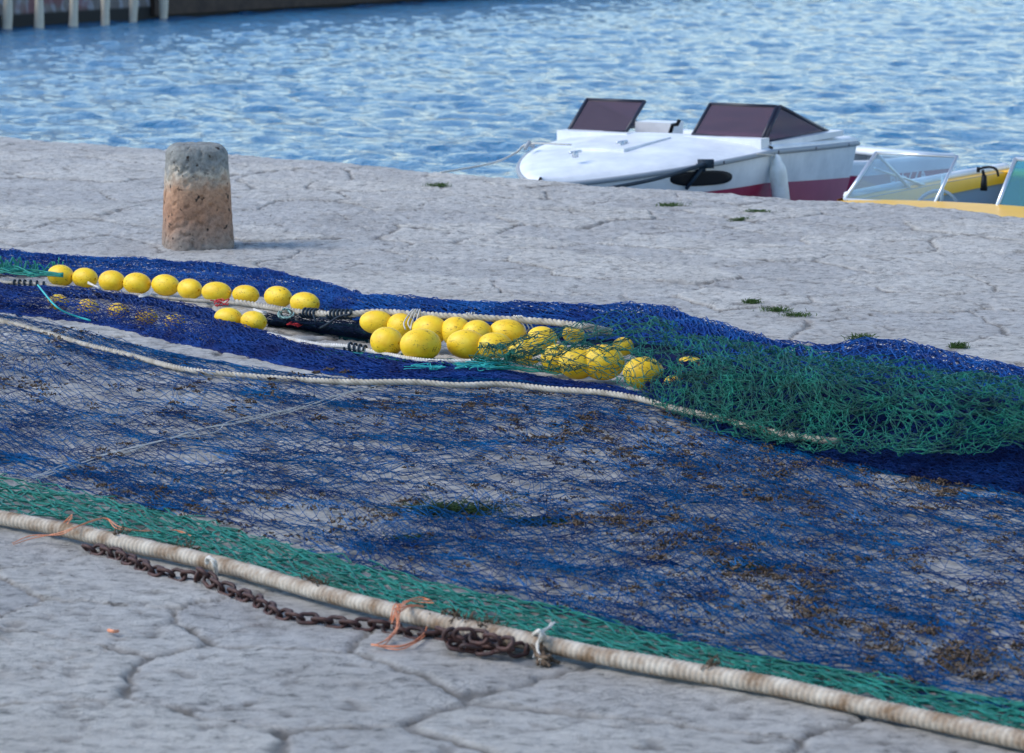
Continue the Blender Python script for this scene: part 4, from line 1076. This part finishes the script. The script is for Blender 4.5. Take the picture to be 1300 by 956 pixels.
g = Geo(); g.box((-1.05, -.40, .56), (.4, .5, .16)); g.box((-1.7, .45, .60), (.3, .5, .35)); g.build('seat', M['seat'], b2, smooth=False)
M42 = Matrix.Translation((cx2, cy2, WZ)) @ Matrix.Rotation(math.atan2(-math.cos(AH), -math.sin(AH)), 4, 'Z'); inv2 = M42.inverted()
def loc2(p): return np.array(inv2 @ Vector(p))
pa = loc2(P(1195, 263, -.20)); pb = pa+np.array([-.02, 0, .24])
g = Geo(); g.tube([pa, pb], .014, 8); g.build('stanchion', M['gel'], b2)
g = Geo(); g.tube([(-.45, -.90, z2+.2), (-1.5, -.9, z2-.02)], .012, 6); g.build('rail', M['alu'], b2)
ob = loc2(P(1249, 237, -.14))+np.array([0, 0, .05]); k_ = .42
g = Geo(); g.tube([ob+[0, 0, -.08], ob+[0, 0, .04]], [.03, .02], 10); g.tube([ob+[0, 0, .03], ob+[.01, -.01, .08]], .013, 8)
g.tube(catmull([ob+np.array(t)*[k_, k_, .5] for t in ([0, -.10, .17], [0, .0, .20], [0, .14, .21], [0, .24, .17], [0, .28, .07])], 20), .010, 8); g.tube([ob+[0, -.05, .06], ob+[0, -.05, .10]], .014, 8)
g.build('outboard_tiller', M['blackpl'], b2)

# boat 3 (red and white dinghy astern)
a3 = math.radians(49); st = P(1212, 200, -.46)
c3 = np.array([st[0]-.62*math.cos(a3), st[1]+.62*math.sin(a3)])-1.3*np.array([math.sin(a3), math.cos(a3)])
b3 = boat_root('dinghy', 'small white dinghy with a red side and pale lettering, seen through the yellow boat\'s windscreen', c3[0], c3[1], a3)
hb3 = lambda x: (.62 if x <= 0 else max(.02, .62*(1-(x/1.5)**2.2)**.7))
sh3 = lambda x: .44+.05*max(0, x)
ch3 = lambda x: .06+.1*max(0, x)
make_hull(b3, -1.3, 1.48, hb3, sh3, ch3, -.12, M['gel'], rakebow=.2, stripe=lambda x: (.20, .62), stripemat=M['gelred'], deckx=.6, crown=.04, side=.06, floor=.12)
fc_ = bpy.data.curves.new('lettering', 'FONT'); fc_.body = 'BREZZA'; fc_.size = .14; fc_.extrude = .002; fc_.space_character = 1.1
to = bpy.data.objects.new('lettering_src', fc_); col.objects.link(to)
dg = bpy.context.evaluated_depsgraph_get(); tm = bpy.data.meshes.new_from_object(to.evaluated_get(dg)); bpy.data.objects.remove(to)
tm.materials.append(M['gel']); lo = bpy.data.objects.new('lettering', tm); col.objects.link(lo); lo.parent = b3
lo.rotation_euler = (PI/2-.2, 0, PI); lo.location = (-.35, .615, .245)

# ------------------------------------------------------------------ light
w = bpy.data.worlds.new('World'); scn.world = w; w.use_nodes = True; nt = w.node_tree
bg = nt.nodes['Background']; sky = nt.nodes.new('ShaderNodeTexSky'); sky.sky_type = 'NISHITA'; sky.sun_disc = False
SE, SR = math.radians(42), math.radians(262)      # azimuth clockwise from +Y
sky.sun_elevation = SE; sky.sun_rotation = SR; sky.air_density = 1.0; sky.dust_density = .1; sky.ozone_density = 2.2
nt.links.new(sky.outputs[0], bg.inputs['Color']); bg.inputs['Strength'].default_value = .125
sl = bpy.data.lights.new('sun', 'SUN'); sl.energy = 1.6; sl.angle = math.radians(28); sl.color = (1, .93, .85)
so = bpy.data.objects.new('sun', sl); col.objects.link(so)
sd = Vector((math.sin(SR)*math.cos(SE), math.cos(SR)*math.cos(SE), math.sin(SE)))
so.rotation_euler = sd.to_track_quat('Z', 'Y').to_euler()
scn.view_settings.view_transform = 'Standard'; scn.view_settings.look = 'None'; scn.view_settings.gamma = 1
scn.view_settings.exposure = 1.03
